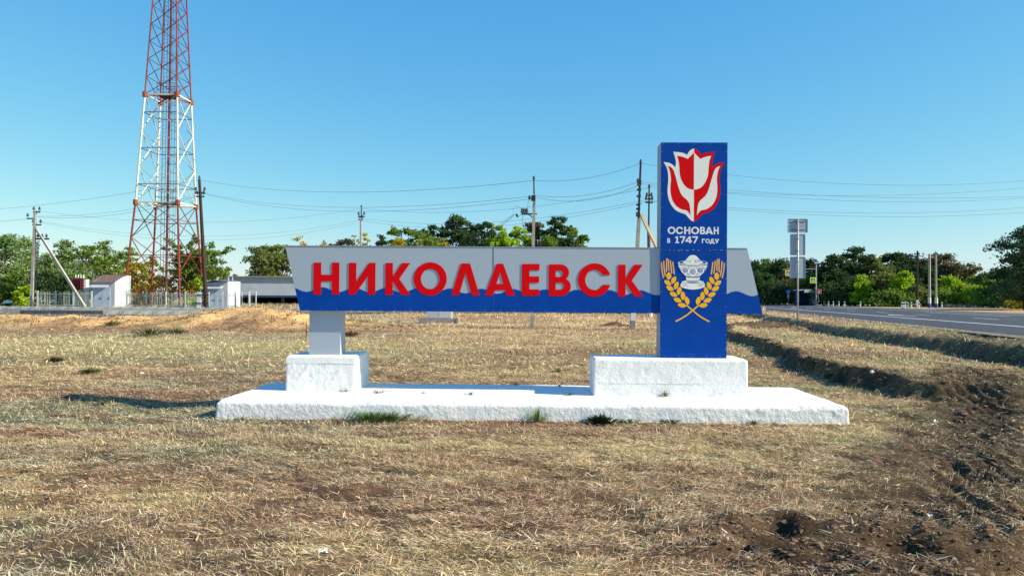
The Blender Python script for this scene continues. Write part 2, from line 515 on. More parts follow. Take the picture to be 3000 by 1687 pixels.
STRAW = np.array([.44,.32,.16]); TAN = np.array([.31,.205,.115]); GREY = np.array([.25,.235,.18]); OLIVE = np.array([.24,.235,.10])
SOIL = np.array([.15,.095,.055]); SAND = np.array([.56,.35,.15]); RED = np.array([.23,.125,.075])
def ground_col(x, y):
    a = ss(.38, .62, fbm(x*.22, y*.5, 61)); b = ss(.42, .62, fbm(x*.35+5, y*.8, 62)); c = ss(.45, .62, fbm(x*.9, y*1.8, 63))
    c0 = TAN[None]*(1-a[:,None])+STRAW[None]*a[:,None]
    left = 1-ss(-4, 1, x+y*.12)
    right = ss(1.5, 4.5, x)*(1-ss(25,40,y))
    g = (b*left*.8)[:,None]
    c0 = c0*(1-g)+GREY[None]*1.05*g
    g = (b*.75*np.maximum(right, left*.65))[:,None]
    c0 = c0*(1-g)+OLIVE[None]*g
    g = (c*.55*(1-right))[:,None]
    c0 = c0*(1-g)+RED[None]*g
    # pale yellow band of mown grass on the left, at the foot of the bank
    g = (np.exp(-((y-23)/5.0)**2)*(1-ss(-6, 2, x))*.8)[:,None]
    c0 = c0*(1-g)+np.array([.44,.37,.17])[None]*g
    # sandy bank
    yb = 31+(fbm(x*.15, x*0, 21)-.5)*3
    sm = np.exp(-((y-yb-6.3)/3.6)**4)*(1-ss(-10, -5, x))*ss(.30, .5, fbm(x*.5, y*.35, 71)+.16)
    c0 = c0*(1-sm[:,None])+SAND[None]*sm[:,None]
    dk = ss(.46, .58, fbm(x*.7, y*.5, 72))*np.exp(-((y-yb-2.6)/3.2)**2)*(1-ss(-8,-2,x))
    c0 = c0*(1-.7*dk[:,None])+RED[None]*.8*.7*dk[:,None]
    c0 = c0*np.array([1.38,1.34,1.34])
    s = soil_mask(x, y)[:,None]
    c0 = c0*(1-s)+SOIL[None]*s
    far = ss(60, 140, y)[:,None]
    c0 = c0*(1-far)+np.array([.30,.25,.12])[None]*far
    return c0
gx, gy = GX.ravel(), GY.ravel()
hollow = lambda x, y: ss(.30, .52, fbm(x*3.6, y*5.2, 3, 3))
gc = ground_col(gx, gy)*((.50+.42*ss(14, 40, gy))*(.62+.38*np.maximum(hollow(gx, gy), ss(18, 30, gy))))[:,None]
nx, ny = len(XS), len(YS)
idx = np.arange(nx*ny).reshape(ny, nx)
Fq = np.stack([idx[:-1,:-1].ravel(), idx[:-1,1:].ravel(), idx[1:,1:].ravel(), idx[1:,:-1].ravel()], 1)
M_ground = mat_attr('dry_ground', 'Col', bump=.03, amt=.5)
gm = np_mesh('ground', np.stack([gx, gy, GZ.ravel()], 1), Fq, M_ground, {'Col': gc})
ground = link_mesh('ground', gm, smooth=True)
tag(ground, 'dry mown field with sandy bank and cut ditches', kind='structure')

# ------------------------------------------------------------------ main road on the right
def strip(name, o0, o1, y0, y1, dz, m, parent=None, kind=None, step=4):
    ys = np.arange(y0, y1+step, step); ys[-1] = y1
    V = []; Fs = []
    for i, y in enumerate(ys):
        for o in (o0, o1): V.append((o+.187*y, y, float(road_z(y))+dz))
    for i in range(len(ys)-1): Fs.append((2*i, 2*i+1, 2*i+3, 2*i+2))
    mb = MB(); mb.add(V, Fs)
    o = mb.build(name, m, parent)
    if kind: o['kind'] = kind
    return o
verge = strip('gravel_shoulder', 8.55, 26.2, -10, 170, .004, M_gravel, kind='structure')
tag(verge, 'gravel shoulder along both sides of the highway')
road = strip('road', 9.3, 24.2, -10, 230, .012, M_asph, kind='structure')
tag(road, 'wide asphalt highway with white lane markings')
strip('edge_line', 12.20, 12.42, 0, 200, .016, M_mark, road)
strip('edge_line', 21.85, 22.05, 0, 200, .016, M_mark, road)
for y in np.arange(10, 150, 9.0):
    strip('lane_line', 15.95, 16.10, y, y+3, .016, M_mark, road)
strip('solid_line', 19.60, 19.78, 44, 58, .016, M_mark, road)
strip('solid_line', 19.60, 19.78, 78, 98, .016, M_mark, road)
def arrow(o, y, L=5.5):
    mb = MB()
    z = lambda yy: float(road_z(yy))+.0165
    pts = [(o-.09, y), (o+.09, y), (o+.09, y+L*.6), (o-.09, y+L*.6)]
    mb.add([(a+.187*b, b, z(b)) for a, b in pts], [(0,1,2,3)])
    pts = [(o-.45, y+L*.6), (o+.45, y+L*.6), (o, y+L)]
    mb.add([(a+.187*b, b, z(b)) for a, b in pts], [(0,1,2)])
    mb.build('arrow_marking', M_mark, road)
arrow(14.1, 43); arrow(14.1, 78); arrow(17.8, 100)

# ------------------------------------------------------------------ side road on the left, kerbs
mb = MB()
pl = [(-120,42.5), (-40,42.0), (-22,43.0), (-15.5,46.0), (-11,53), (-8,57.5), (30,59.5), (30,62), (-120,62)]
from functools import reduce
V = [(x, y, SIDE_Z+.01) for x, y in pl]
mb.add(V, [(0,1,8),(1,2,8),(2,3,8),(3,4,8),(4,5,8),(5,6,7),(5,7,8)])
# keep the sheet above the rolling terrain
side = mb.build('side_road', M_asph2)
side.location.z = .05
tag(side, 'worn grey side road behind the sandy bank', kind='structure')
def kerb_row(name, x0, x1, y, z, label, mlist, n, h=.17, y1=None):
    y1 = y if y1 is None else y1
    k = empty(name, (x0, y, z)); tag(k, label, kind='structure')
    L = (x1-x0)/n
    base = {}
    for i in range(n):
        m = mlist(i)
        if m.name not in base:
            b = MB(); b.add([(.01,0,-.1),(L-.01,0,-.1),(L-.01,.16,-.1),(.01,.16,-.1),(.01,.02,h),(L-.01,.02,h),(L-.01,.16,h),(.01,.16,h)],
                            [(0,3,2,1),(4,5,6,7),(0,1,5,4),(1,2,6,5),(2,3,7,6),(3,0,4,7)])
            base[m.name] = b.mesh('kerb_stone', m)
        o = bpy.data.objects.new('kerb_stone', base[m.name]); COL.objects.link(o); o.parent = k
        o.location = (i*L, (y1-y)*i/n, random.uniform(-.012,.012)); o.rotation_euler = (0, random.uniform(-.006,.006), math.atan2(y1-y, x1-x0)+random.uniform(-.008,.008))
    return k
random.seed(4)
kerb_row('island_kerb', -29.6, -18.6, 47.2, SIDE_Z+.06, 'raised traffic island kerb, left half darker, behind the sandy bank', lambda i: M_kerbd if i < 5 else M_kerb, 11, .22)  # stones on the left take the darker colour, the rest the paler one
kerb_row('kerb', -44, -8, 62.1, SIDE_Z+.05, 'long light concrete kerb in front of the fenced mast yard', lambda i: M_kerb, 36, .20, 60.9)
mb = MB(); mb.box(-29.5, -18.7, 47.38, 56, SIDE_Z-.1, SIDE_Z+.22)
isl = mb.build('island', mat('island_dirt', (.30,.26,.17), .95, (.18,.17,.10), 1.5)); tag(isl, 'dirt filled traffic island', kind='structure')
kerb_row('near_kerb', -60, -16, 42.0, SIDE_Z+.02, 'dark low road edge above the sandy bank', lambda i: M_kerbd, 44, .05, 43.3)

# ------------------------------------------------------------------ THE SIGN
S = empty('city_entrance_sign', (0, 11.0, 0))
S.rotation_euler = (0, R(.10), R(-1.3))
tag(S, 'blue, silver and white town entrance monument with red letters НИКОЛАЕВСК standing on a whitewashed slab', 'entrance sign')
def lx(px):
    k = (px-1500)/F
    return k*11.03/(1+.0227*k)
def lz(px, py):
    x = lx(px); D = 11.03-.0227*x
    y_ = py-math.tan(R(ROLL))*(px-1500)
    return 1.6-(y_-864)/F*D+.00175*x
def rough_box(x0, x1, y0, y1, z0, z1, res, amp, seed, bev=.03, taper=(0,0)):
    """box with gridded faces and a chipped, uneven cast surface"""
    nx_, ny_, nz_ = [max(2, int(round((b-a)/res))) for a, b in ((x0,x1),(y0,y1),(z0,z1))]
    verts = {}; V = []; Fs = []
    def vid(i, j, k):
        key = (i, j, k)
        if key not in verts:
            verts[key] = len(V)
            V.append([x0+(x1-x0)*i/nx_, y0+(y1-y0)*j/ny_, z0+(z1-z0)*k/nz_])
        return verts[key]
    for i in range(nx_):
        for k in range(nz_):
            Fs.append((vid(i,0,k), vid(i+1,0,k), vid(i+1,0,k+1), vid(i,0,k+1)))
            Fs.append((vid(i,ny_,k), vid(i,ny_,k+1), vid(i+1,ny_,k+1), vid(i+1,ny_,k)))
        for j in range(ny_):
            Fs.append((vid(i,j,nz_), vid(i+1,j,nz_), vid(i+1,j+1,nz_), vid(i,j+1,nz_)))
    for j in range(ny_):
        for k in range(nz_):
            Fs.append((vid(0,j,k), vid(0,j,k+1), vid(0,j+1,k+1), vid(0,j+1,k)))
            Fs.append((vid(nx_,j,k), vid(nx_,j+1,k), vid(nx_,j+1,k+1), vid(nx_,j,k+1)))
    V = np.array(V)
    x, y, z = V[:,0].copy(), V[:,1].copy(), V[:,2].copy()
    # rounded upper edges
    ex = np.minimum(x-x0, x1-x); ey = np.minimum(y-y0, y1-y); ez = z1-z
    eb = bev*(.5+fbm(x*3, y*3+z*3, seed))
    top = np.clip(1-ez/eb, 0, 1)
    for c, e, lo, hi in ((0, ex, x0, x1), (1, ey, y0, y1)):
        k = np.clip(1-e/eb, 0, 1)*top
        V[:,c] += np.where(V[:,c] < (lo+hi)/2, 1, -1)*k*eb*.45
        V[:,2] -= k*eb*.45
    n1 = (fbm(x*9, z*9+y*9, seed+1, 4)-.5); n2 = (fbm(x*26, z*26+y*26, seed+2, 3)-.5)
    nb = (fbm(x*1.3, z*1.3+y*1.3, seed+3, 2)-.5)
    patch = ss(.4, .6, fbm(x*1.1, z*2, seed+5))
    d = amp*(n1*.9+n2*1.3*(.35+.65*patch))+amp*nb
    fr = np.abs(y-y0) < 1e-6; bk = np.abs(y-y1) < 1e-6
    V[:,1] += np.where(fr, d, 0)-np.where(bk, d, 0)
    l = np.abs(x-x0) < 1e-6; r_ = np.abs(x-x1) < 1e-6
    d2 = amp*(fbm(y*9, z*9, seed+7)-.5)
    V[:,0] += np.where(l, d2, 0)-np.where(r_, d2, 0)
    t = np.abs(z-z1) < 1e-6
    V[:,2] += np.where(t, amp*.5*(fbm(x*5, y*5, seed+9)-.5), 0)
    V[:,1] += taper[0]*(z1-z)/(z1-z0)*np.where(y < (y0+y1)/2, -1, 1)
    V[:,0] += taper[1]*(z1-z)/(z1-z0)*np.where(x < (x0+x1)/2, -1, 1)
    return V, np.array(Fs)
V, Fs = rough_box(-3.76, 4.27, -1.0, 1.06, -.12, .23, .022, .012, 3, .045, (.01,.01))
slab = link_mesh('base_slab', np_mesh('base_slab', V, Fs, M_whiteside), S, True)
V, Fs = rough_box(1.13, 3.22, -.22, .56, .215, .74, .022, .010, 13, .02)
link_mesh('plinth', np_mesh('plinth', V, Fs, M_white), S, True)['label'] = 'wide whitewashed plinth under the blue pillar'
V, Fs = rough_box(-3.18, -2.20, 0.0, .93, .215, .728, .022, .012, 23, .025, (.0,.0))
link_mesh('plinth', np_mesh('plinth', V, Fs, M_white), S, True)['label'] = 'narrow whitewashed plinth under the silver column'
# plinth caps: the smoother rendered upper course
mb = MB(); mb.box(-3.176, -2.206, -.004, .05, .62, .70); mb.build('plinth_course', M_white, S)
mb = MB(); mb.box(1.14, 3.20, -.223, -.15, .405, .412); mb.build('form_line', M_white, S)
# column
mb = MB(); mb.box(-2.89, -2.445, .12, .42, .72, 1.358)
mb.build('column', M_silver, S)
# beam
BY0, BY1 = .025, .37
ZT, ZB = 2.273, 1.362
loop = [(-3.215, ZT), (-2.995, ZB), (3.49, ZB), (3.275, ZT)]
poly_prism([loop], BY0, BY1).build('beam', M_silver, S)
# wave band
def edge_x(z, side_):
    t = (z-ZB)/(ZT-ZB)
    return (-2.995-.22*t) if side_ < 0 else (3.49-.215*t)
def wave_z(x):
    px = 1500+x*F/(11.03-.0227*x)
    return 1.649-.008*(x/3)+.033*math.cos(2*math.pi*(px-944)/93.2)
xs = np.linspace(-2.97, 3.40, 420)
def wave_loop(xa, xb):
    pts = [(x, wave_z(x)) for x in np.linspace(xa, xb, 300)]
    return pts
xl = -3.06
top = []
x = edge_x(wave_z(-3.05), -1)
xrgt = edge_x(wave_z(3.41), 1)
top = wave_loop(x-.002, xrgt+.002)
mb = poly_prism([[(-2.997, ZB-.002)]+[(3.492, ZB-.002)]+list(reversed(top))], BY0-.004, BY0+.01)
mb.build('wave_band', M_blue, S)
mb = MB()
mb.box(lx(1446)-.0005, lx(1446)+.0005, BY0-.0055, BY0+.01, ZB, ZT)
mb.build('panel_seam', mat('seam_grey', (.32,.36,.41), .7), S)
# frame lip along the top edge of the beam
mb = MB(); mb.box(-3.213, 3.273, BY0-.006, BY0+.02, ZT-.006, ZT+.004); mb.build('beam_lip', M_silver_edge, S)

# letters
def Z7(x, y): return (880+x/2.477, 720+y/2.477)
def L7(pts):
    out = []
    for x, y in pts:
        px, py = Z7(x, y); out.append((lx(px), lz(px, py)))
    return out
def ell(cx, cy, rx, ry, a0=0, a1=360, n=48):
    return [(cx+rx*math.cos(R(a)), cy-ry*math.sin(R(a))) for a in np.linspace(a0, a1, n, endpoint=(abs(a1-a0) < 359))]
G = {}
G['Н'] = [[(93,122),(149,122),(149,210),(227,210),(227,122),(281,122),(281,353),(227,353),(227,258),(149,258),(149,353),(93,353)]]
G['И'] = [[(349,124),(404,124),(404,262),(496,124),(543,124),(543,354),(488,354),(488,220),(395,354),(349,354)]]
G['К'] = [[(614,125),(669,125),(669,225),(733,125),(795,125),(716,240),(797,356),(733,356),(669,256),(669,356),(614,356)]]
G['О'] = [ell(940,241,120,121), ell(940,241,67,73)]
G['Л'] = [[(1094,358),(1164,128),(1228,128),(1300,360),(1242,360),(1196,195),(1150,358)]]
G['А'] = [[(1337,360),(1422,130),(1468,130),(1555,361),(1497,361),(1483,322),(1411,322),(1397,360)], [(1447,192),(1471,276),(1421,276)]]
G['Е'] = [[(1605,132),(1732,132),(1732,178),(1660,178),(1660,222),(1730,222),(1730,268),(1660,268),(1660,316),(1732,316),(1732,362),(1605,362)]]
G['В'] = [[(1800,135),(1883,135)]+ell(1885,195,62,60,85,-50,14)+ell(1892,297,68,66,50,-88,16)+[(1800,363)],
          [(1850,180),(1878,180)]+ell(1880,203,22,23,85,-85,8)+[(1850,226)],
          [(1850,268),(1882,268)]+ell(1884,293,27,25,85,-85,8)+[(1850,318)]]
G['С'] = [ell(2132,248,120,121,17,343,44)+list(reversed(ell(2132,248,67,73,28,332,36)))]
K2 = [[(2302,137),(2357,137),(2357,237),(2420,137),(2482,137),(2403,252),(2486,368),(2422,368),(2357,268),(2357,368),(2302,368)]]
LY0, LY1 = BY0-.0068, BY0-.0045
seq = [('Н',G['Н']),('И',G['И']),('К',G['К']),('О',G['О']),('Л',G['Л']),('А',G['А']),('Е',G['Е']),('В',G['В']),('С',G['С']),('К',K2)]
order = ['first','second','third','fourth','fifth','sixth','seventh','eighth','ninth','tenth']
for i, (ch, g) in enumerate(seq):
    o = poly_prism([L7(l) for l in g], LY0, LY1).build('letter', M_red, S)
    o['label'] = 'large red raised letter %s, %s of the town name' % (ch, order[i])
# pillar
PX0, PX1, PZ0, PZ1 = 2.068, 2.988, .742, 3.742
mb = MB(); mb.box(PX0, PX1, 0.006, .32, PZ0, PZ1); mb.build('pillar', M_silver_edge, S)
SEAM = PZ1-(1137-55)*.001394
mb = MB(); mb.box(PX0-.001, PX1+.001, -.004, .0058, SEAM+.002, PZ1+.001); mb.build('front_panel', M_blue, S)['label'] = 'upper blue panel of the pillar'
mb = MB(); mb.box(PX0-.001, PX1+.001, -.003, .0058, PZ0, SEAM-.002); mb.build('front_panel', M_blue, S)['label'] = 'lower blue panel of the pillar'
mb = MB(); mb.box(PX0, PX1, -.0045, -.003, SEAM-.0045, SEAM-.001); mb.build('panel_seam', M_bluedark, S)
random.seed(8)
mb = MB()
for i in range(26):
    x = random.uniform(PX0+.05, PX1-.05); ln = random.choice([.004,.006,.015,.03]); z = SEAM+random.uniform(-.004,.012)
    mb.box(x, x+ln, -.0056, -.004, z, z+random.uniform(.002,.005))
o = mb.build('paint_chips', M_chip, S); o['kind'] = 'stuff'
# rivets
mb = MB()
def rivet(x, z, y=-.004, r=.005):
    mb.add([(x-r,y,z),(x,y-.002,z-r),(x+r,y,z),(x,y-.002,z+r)], [(0,1,2,3)])
for i in range(5): rivet(PX0+.03+i*.215, PZ1-.02)
for i in range(15):
    for x in (PX0+.014, PX1-.014):
        rivet(x, PZ1-.13-i*.196)
for x in np.arange(-2.9, 3.4, .21):
    if not PX0-.02 < x < PX1+.02: rivet(x, ZB+.02, BY0-.0045, .0045)
for i in range(5): rivet(PX0+.07+i*.19, PZ0+.025)
o = mb.build('rivets', M_rivet, S); o['kind'] = 'stuff'

# --- pillar artwork (flat cut-outs a few mm thick)
k5 = (PX1-PX0)/660.0
def P5(x, y): return (PX0+(x-125)*k5, PZ1-(y-55)*.001394)
def P6(x, y):
    zx = (x/3.812+1900-1900)*3.448; zy = (y/3.812+680-400)*3.448
    return P5(zx, zy)
def art(name, pts_list, m, lay, conv=P5, parent=S):
    y0 = -.0045-.0007*lay
    return poly_prism([[conv(*p) for p in l] for l in pts_list], y0, y0+.0006).build(name, m, parent)
def smooth_poly(pts, closed=True, n=3, corner=()):
    """Catmull-Rom through pts, keeping the listed corner indices sharp"""
    out = []; N = len(pts)
    for i in range(N if closed else N-1):
        p1, p2 = pts[i], pts[(i+1) % N]
        p0 = pts[(i-1) % N] if i not in corner else p1
        p3 = pts[(i+2) % N] if (i+1) % N not in corner else p2
        for s in range(n):
            t = s/n
            q = [.5*((2*p1[c])+(-p0[c]+p2[c])*t+(2*p0[c]-5*p1[c]+4*p2[c]-p3[c])*t*t+(-p0[c]+3*p1[c]-3*p2[c]+p3[c])*t**3) for c in (0,1)]
            out.append(tuple(q))
    if not closed: out.append(pts[-1])
    return out
outer = [(453,115),(425,125),(400,150),(382,180),(340,158),(245,148),(262,200),(272,250),(268,305),(235,275),(200,258),(148,252),(175,295),(192,350),(197,430),(190,520),(193,580),(208,640),(238,695),(282,740),(330,760),(370,775),(400,808),(430,838),(453,845)]
outer = smooth_poly(outer, True, 3, (0,3,5,8,11,24))
cup = [(453,153),(425,185),(390,220),(345,200),(283,188),(300,240),(308,310),(314,380),(332,435),(360,482),(400,515),(453,528)]
cup = smooth_poly(cup, True, 3, (0,2,4,11))
leaf = [(190,290),(225,302),(250,335),(268,390),(285,450),(302,510),(325,568),(350,600),(385,630),(405,660),(415,700),(422,782),(388,738),(330,722),(280,690),(245,640),(225,580),(220,500),(225,430),(218,360),(205,315)]
leaf = smooth_poly(leaf, True, 3, (0,11))
mir = lambda l: [(906-x, y) for x, y in l]
T = art('tulip_emblem', [outer], M_emb_white, 1); T['label'] = 'red and white tulip emblem at the top of the pillar'
def artc(name, l, m, lay, par, conv=P5): return art(name, [l], m, lay, conv, par)
artc('tulip_half', mir(outer), M_red, 1, T)
artc('petal', cup, M_red, 2, T); artc('petal', mir(cup), M_emb_white, 2, T)
artc('petal', leaf, M_red, 2, T); artc('petal', mir(leaf), M_emb_white, 2, T)
# small text
G['1'] = [[(14,100),(14,84),(36,84),(36,22),(12,30),(12,14),(44,0),(60,0),(60,84),(80,84),(80,100)]]
G['7'] = [[(0,0),(100,0),(100,16),(52,100),(22,100),(70,20),(0,20)]]
G['4'] = [[(58,0),(82,0),(82,62),(100,62),(100,80),(82,80),(82,100),(56,100),(56,80),(0,80),(0,62)], [(56,30),(56,62),(30,62)]]
G['Г'] = [[(0,0),(100,0),(100,24),(34,24),(34,100),(0,100)]]
G['Д'] = [[(12,78),(32,0),(78,0),(78,78),(100,78),(100,122),(78,122),(78,100),(22,100),(22,122),(0,122),(0,78)], [(46,22),(54,22),(54,78),(34,78)]]
G['У'] = [[(0,0),(32,0),(52,50),(70,0),(100,0),(58,100),(24,100),(36,74)]]
def glyph(ch, x0, x1, y0, y1, conv=P5, par=S, lay=1, thin=1.0):
    g = G[ch]
    ax = [p[0] for p in g[0]]; ay = [p[1] for p in g[0]]
    a0, a1, b0, b1 = min(ax), max(ax), min(ay), max(ay)
    ls = [[(x0+(p[0]-a0)/(a1-a0)*(x1-x0), y0+(p[1]-b0)/(b1-b0)*(y1-y0)) for p in l] for l in g]
    o = art('letter', ls, M_textw, lay, conv, par)
    o['label'] = 'small white character %s on the pillar' % ch
for ch, a, b in (('О',193,272),('С',276,348),('Н',358,420),('О',426,508),('В',516,568),('А',566,646),('Н',652,702)):
    glyph(ch, a, b, 898, 972)
glyph('В', 190, 220, 1014, 1061)
for ch, a, b in (('1',268,308),('7',315,370),('4',370,436),('7',438,496)): glyph(ch, a, b, 993, 1062)
for ch, a, b in (('Г',535,565),('О',570,614),('Д',614,662),('У',662,706)): glyph(ch, a, b, 1017, 1061 if ch != 'Д' else 1071)
# salt bowl
heap = smooth_poly([(375,322),(405,300),(435,268),(460,245),(493,236),(526,245),(552,268),(582,300),(612,322),(560,340),(493,345),(425,340)], True, 3, (0,8))
B = art('salt_bowl_emblem', [ell(493,324,163,30)], M_emb_white, 1, P6); B['label'] = 'white salt cellar heaped with salt painted between wheat ears'
def line(name, pts, wd, m, lay, par, conv=P6, smooth=True, taper=False):
    if smooth: pts = smooth_poly(pts, False, 5)
    Lf = []; Rt = []
    for i, p in enumerate(pts):
        a = pts[max(i-1,0)]; b = pts[min(i+1,len(pts)-1)]
        dx, dy = b[0]-a[0], b[1]-a[1]; l = math.hypot(dx, dy) or 1
        wv = wd*(1-.7*abs(2*i/(len(pts)-1)-1)**2) if taper else wd
        Lf.append((p[0]-dy/l*wv/2, p[1]+dx/l*wv/2)); Rt.append((p[0]+dy/l*wv/2, p[1]-dx/l*wv/2))
    return artc(name, Lf+list(reversed(Rt)), m, lay, par, conv)
artc('bowl_rim_gap', ell(493,320,150,22), M_blue, 2, B, P6)
artc('salt_heap', heap, M_emb_white, 3, B, P6)
body = smooth_poly([(331,322),(345,340),(400,352),(493,357),(586,352),(641,340),(655,322),(650,360),(628,412),(590,450),(565,474),(493,484),(421,474),(396,450),(358,412),(336,360)], True, 3, (0,6))
artc('bowl_body', body, M_emb_white, 4, B, P6)
artc('bowl_neck', [(418,478),(440,486),(493,490),(546,486),(570,478),(566,512),(600,535),(386,535),(422,512)], M_emb_white, 3, B, P6)
artc('bowl_foot', smooth_poly([(388,525),(440,545),(493,548),(546,545),(598,525),(625,560),(624,585),(585,605),(493,619),(401,605),(362,585),(361,560)], True, 3, ()), M_emb_white, 4, B, P6)
line('blue_line', [(333,337),(400,352),(493,357),(586,352),(653,337)], 5, M_blue, 5, B)
line('blue_line', [(392,458),(440,474),(493,478),(546,474),(594,458)], 5, M_blue, 5, B)
line('blue_line', [(424,514),(460,523),(493,525),(526,523),(562,514)], 5, M_blue, 5, B)
for s in (-1, 1):
    for q, (x0, y0, x1, y1) in enumerate(((30,300,58,318),(48,290,85,312),(62,285,100,302),(20,290,34,322))):
        line('blue_line', [(493+s*x0, y0), (493+s*(x0+x1)/2, (y0+y1)/2), (493+s*x1, y1)], 2.5, M_blue, 5, B, taper=True)
    for q in range(3):
        line('blue_line', [(493+s*(60-q*6), 540+q*16), (493+s*(100-q*6), 548+q*16), (493+s*(122-q*8), 560+q*14)], 3, M_blue, 5, B, taper=True)
# floral rings on the bowl
for cx, cy, r_ in ((493,420,30),(408,404,26),(578,404,26)):
    for rr, m_, la in ((r_, M_blue, 5), (r_-6, M_emb_white, 6), (r_*.42, M_blue, 7), (r_*.22, M_emb_white, 8)):
        artc('ornament', ell(cx, cy, rr, rr, n=20), m_, la, B, P6)
    for a in range(0, 360, 60):
        artc('ornament', ell(cx+math.cos(R(a))*r_*.62, cy+math.sin(R(a))*r_*.62, 3.6, 3.6, n=8), M_blue, 7, B, P6)
for s in (-1, 1):
    line('ornament', [(493+s*36,448),(493+s*56,436),(493+s*60,408),(493+s*40,385)], 4, M_blue, 5, B)
    line('ornament', [(493+s*118,432),(493+s*130,405),(493+s*120,378),(493+s*105,372)], 4, M_blue, 5, B)
    line('ornament', [(493+s*140,372),(493+s*146,388),(493+s*134,408)], 4, M_blue, 5, B)
    line('ornament', [(493+s*20,462),(493+s*50,458),(493+s*78,444),(493+s*98,432)], 3, M_blue, 5, B)
    line('ornament', [(493+s*8,372),(493+s*30,376),(493+s*46,370),(493+s*58,378)], 3, M_blue, 5, B)
# wheat
def lens(cx, cy, ang, L, W, n=8):
    pts = []
    for i in range(n+1):
        t = -1+2*i/n; pts.append((t*L/2, W/2*(1-t*t)**.75))
    for i in range(1, n):
        t = 1-2*i/n; pts.append((t*L/2, -W/2*(1-t*t)**.75))
    c, s = math.cos(R(ang)), math.sin(R(ang))
    return [(cx+x*c-y*s, cy+x*s+y*c) for x, y in pts]
awns = [((149,322),(153,400),(172,492)), ((174,304),(178,390),(192,470)), ((203,278),(205,350),(201,428)), ((222,282),(226,340),(228,415)), ((246,300),(252,360),(262,440)), ((273,314),(280,380),(290,452))]
grains = [(230,470,95,86,56),(217,545,33,90,50),(283,515,118,92,50),(243,607,28,92,50),(312,575,112,94,50),(282,673,24,92,50),(345,633,104,96,50),(328,736,20,96,50),(386,688,88,98,50),(376,792,8,98,50),(432,742,75,96,50)]
for side_ in (0, 1):
    mm = (lambda l: [(986-x, y) for x, y in l]) if side_ else (lambda l: l)
    st = smooth_poly([(432,792),(495,850),(585,920),(676,965)], False, 5)
    Wt = line('wheat_ear_emblem', mm(st), 15, M_gold, 1+side_*1, S, smooth=False)
    Wt['label'] = 'golden wheat ear on the %s side of the bowl' % ('right' if side_ else 'left')
    for a in awns: line('awn', mm(list(a)), 14, M_awn, 1, Wt)
    for gdat in grains: artc('grain', mm(lens(*gdat)), M_gold, 2, Wt, P6)

# ------------------------------------------------------------------ lattice mast
TB = (-30.62, 69.25)
TW = empty('radio_mast', (TB[0], TB[1], SIDE_Z))
tag(TW, 'tall red and white steel lattice communications mast behind the picket fence', 'lattice mast')
def tw_half(z): return float(np.interp(z, [0,9.15,18.55,26.7,44], [4.95,3.68,2.82,1.98,1.1]))/2
def tw_c(z, k):
    h = tw_half(z); sx = [-1,1,1,-1][k]; sy = [-1,-1,1,1][k]
    lean = .009*z
    c, s = math.cos(R(-1.5)), math.sin(R(-1.5))
    return Vector((lean+sx*h*c-sy*h*s, sx*h*s+sy*h*c, z))
def tpart(name, mb, m): return mb.build(name, m, TW)
secs = [(0, 9.15, 3, M_tred), (9.15, 18.55, 3, M_twhite), (18.55, 29.5, 7, M_tred), (29.5, 36.5, 5, M_twhite), (36.5, 43, 5, M_tred)]
for z0, z1, nb, m in secs:
    for k in range(4):
        mb = MB(); mb.tube([tw_c(z0, k), tw_c(z1, k)], .085 if z0 < 18 else .065, 8); tpart('leg', mb, m)
        k2 = (k+1) % 4
        for i in range(nb):
            a = z0+(z1-z0)*i/nb; b = z0+(z1-z0)*(i+1)/nb
            th = .055 if z0 < 18 else .05
            for (p, q) in ((tw_c(a,k), tw_c(b,k2)), (tw_c(a,k2), tw_c(b,k))):
                mb = MB(); mb.angle(p, q, th, .01); tpart('brace', mb, m)
            if nb == 3:
                c = (a+b)/2; mb = MB(); mb.angle(tw_c(c,k), tw_c(c,k2), .055, .01); tpart('brace', mb, m if z0 < 9 else M_tlad)
        mb = MB(); mb.bar(tw_c(z1,k), tw_c(z1,k2), .10); tpart('ring_beam', mb, m if z0 > 0 else M_twhite)
        mb = MB(); p = tw_c(z1, k); mb.tube([p-Vector((0,0,.22)), p+Vector((0,0,.22))], .20, 8); tpart('joint_plate', mb, M_tnode)
    for z in (z1+.02,):
        mb = MB(); mb.bar(tw_c(z,0), tw_c(z,2), .09); tpart('brace', mb, M_tred if z0 else M_twhite)
        mb = MB(); mb.bar(tw_c(z,1), tw_c(z,3), .09); tpart('brace', mb, M_tred if z0 else M_twhite)
        # service landing with handrail
        mb = MB(); c = Vector((.009*z, 0, z+.08)); mb.box(c.x-.75, c.x+.75, -.6, .6, c.z-.03, c.z+.03)
        for (x_, y_) in ((-.75,-.6),(.75,-.6),(.75,.6),(-.75,.6)): mb.bar((c.x+x_,y_,c.z), (c.x+x_,y_,c.z+1.1), .035)
        for hz in (.55, 1.1):
            for (a, b) in (((-.75,-.6),(.75,-.6)),((.75,-.6),(.75,.6)),((.75,.6),(-.75,.6)),((-.75,.6),(-.75,-.6))):
                mb.bar((c.x+a[0],a[1],c.z+hz), (c.x+b[0],b[1],c.z+hz), .035)
        tpart('landing', mb, M_tlad)
mb = MB(); mb.tube([(0.05,.1,0), (.009*42+.05,.1,42)], .10, 8); tpart('cable_duct', mb, mat('duct_purple', (.20,.07,.08), .7))
mb = MB()
for dx in (-.42, -.12):
    mb.tube([(dx,-.1,0), (dx+.009*42,-.1,42)], .022, 4)
for z in np.arange(.3, 42, .33): mb.tube([(-.42+.009*z,-.1,z), (-.12+.009*z,-.1,z)], .014, 4)
tpart('ladder', mb, M_tlad)['kind'] = 'stuff'
mb = MB()
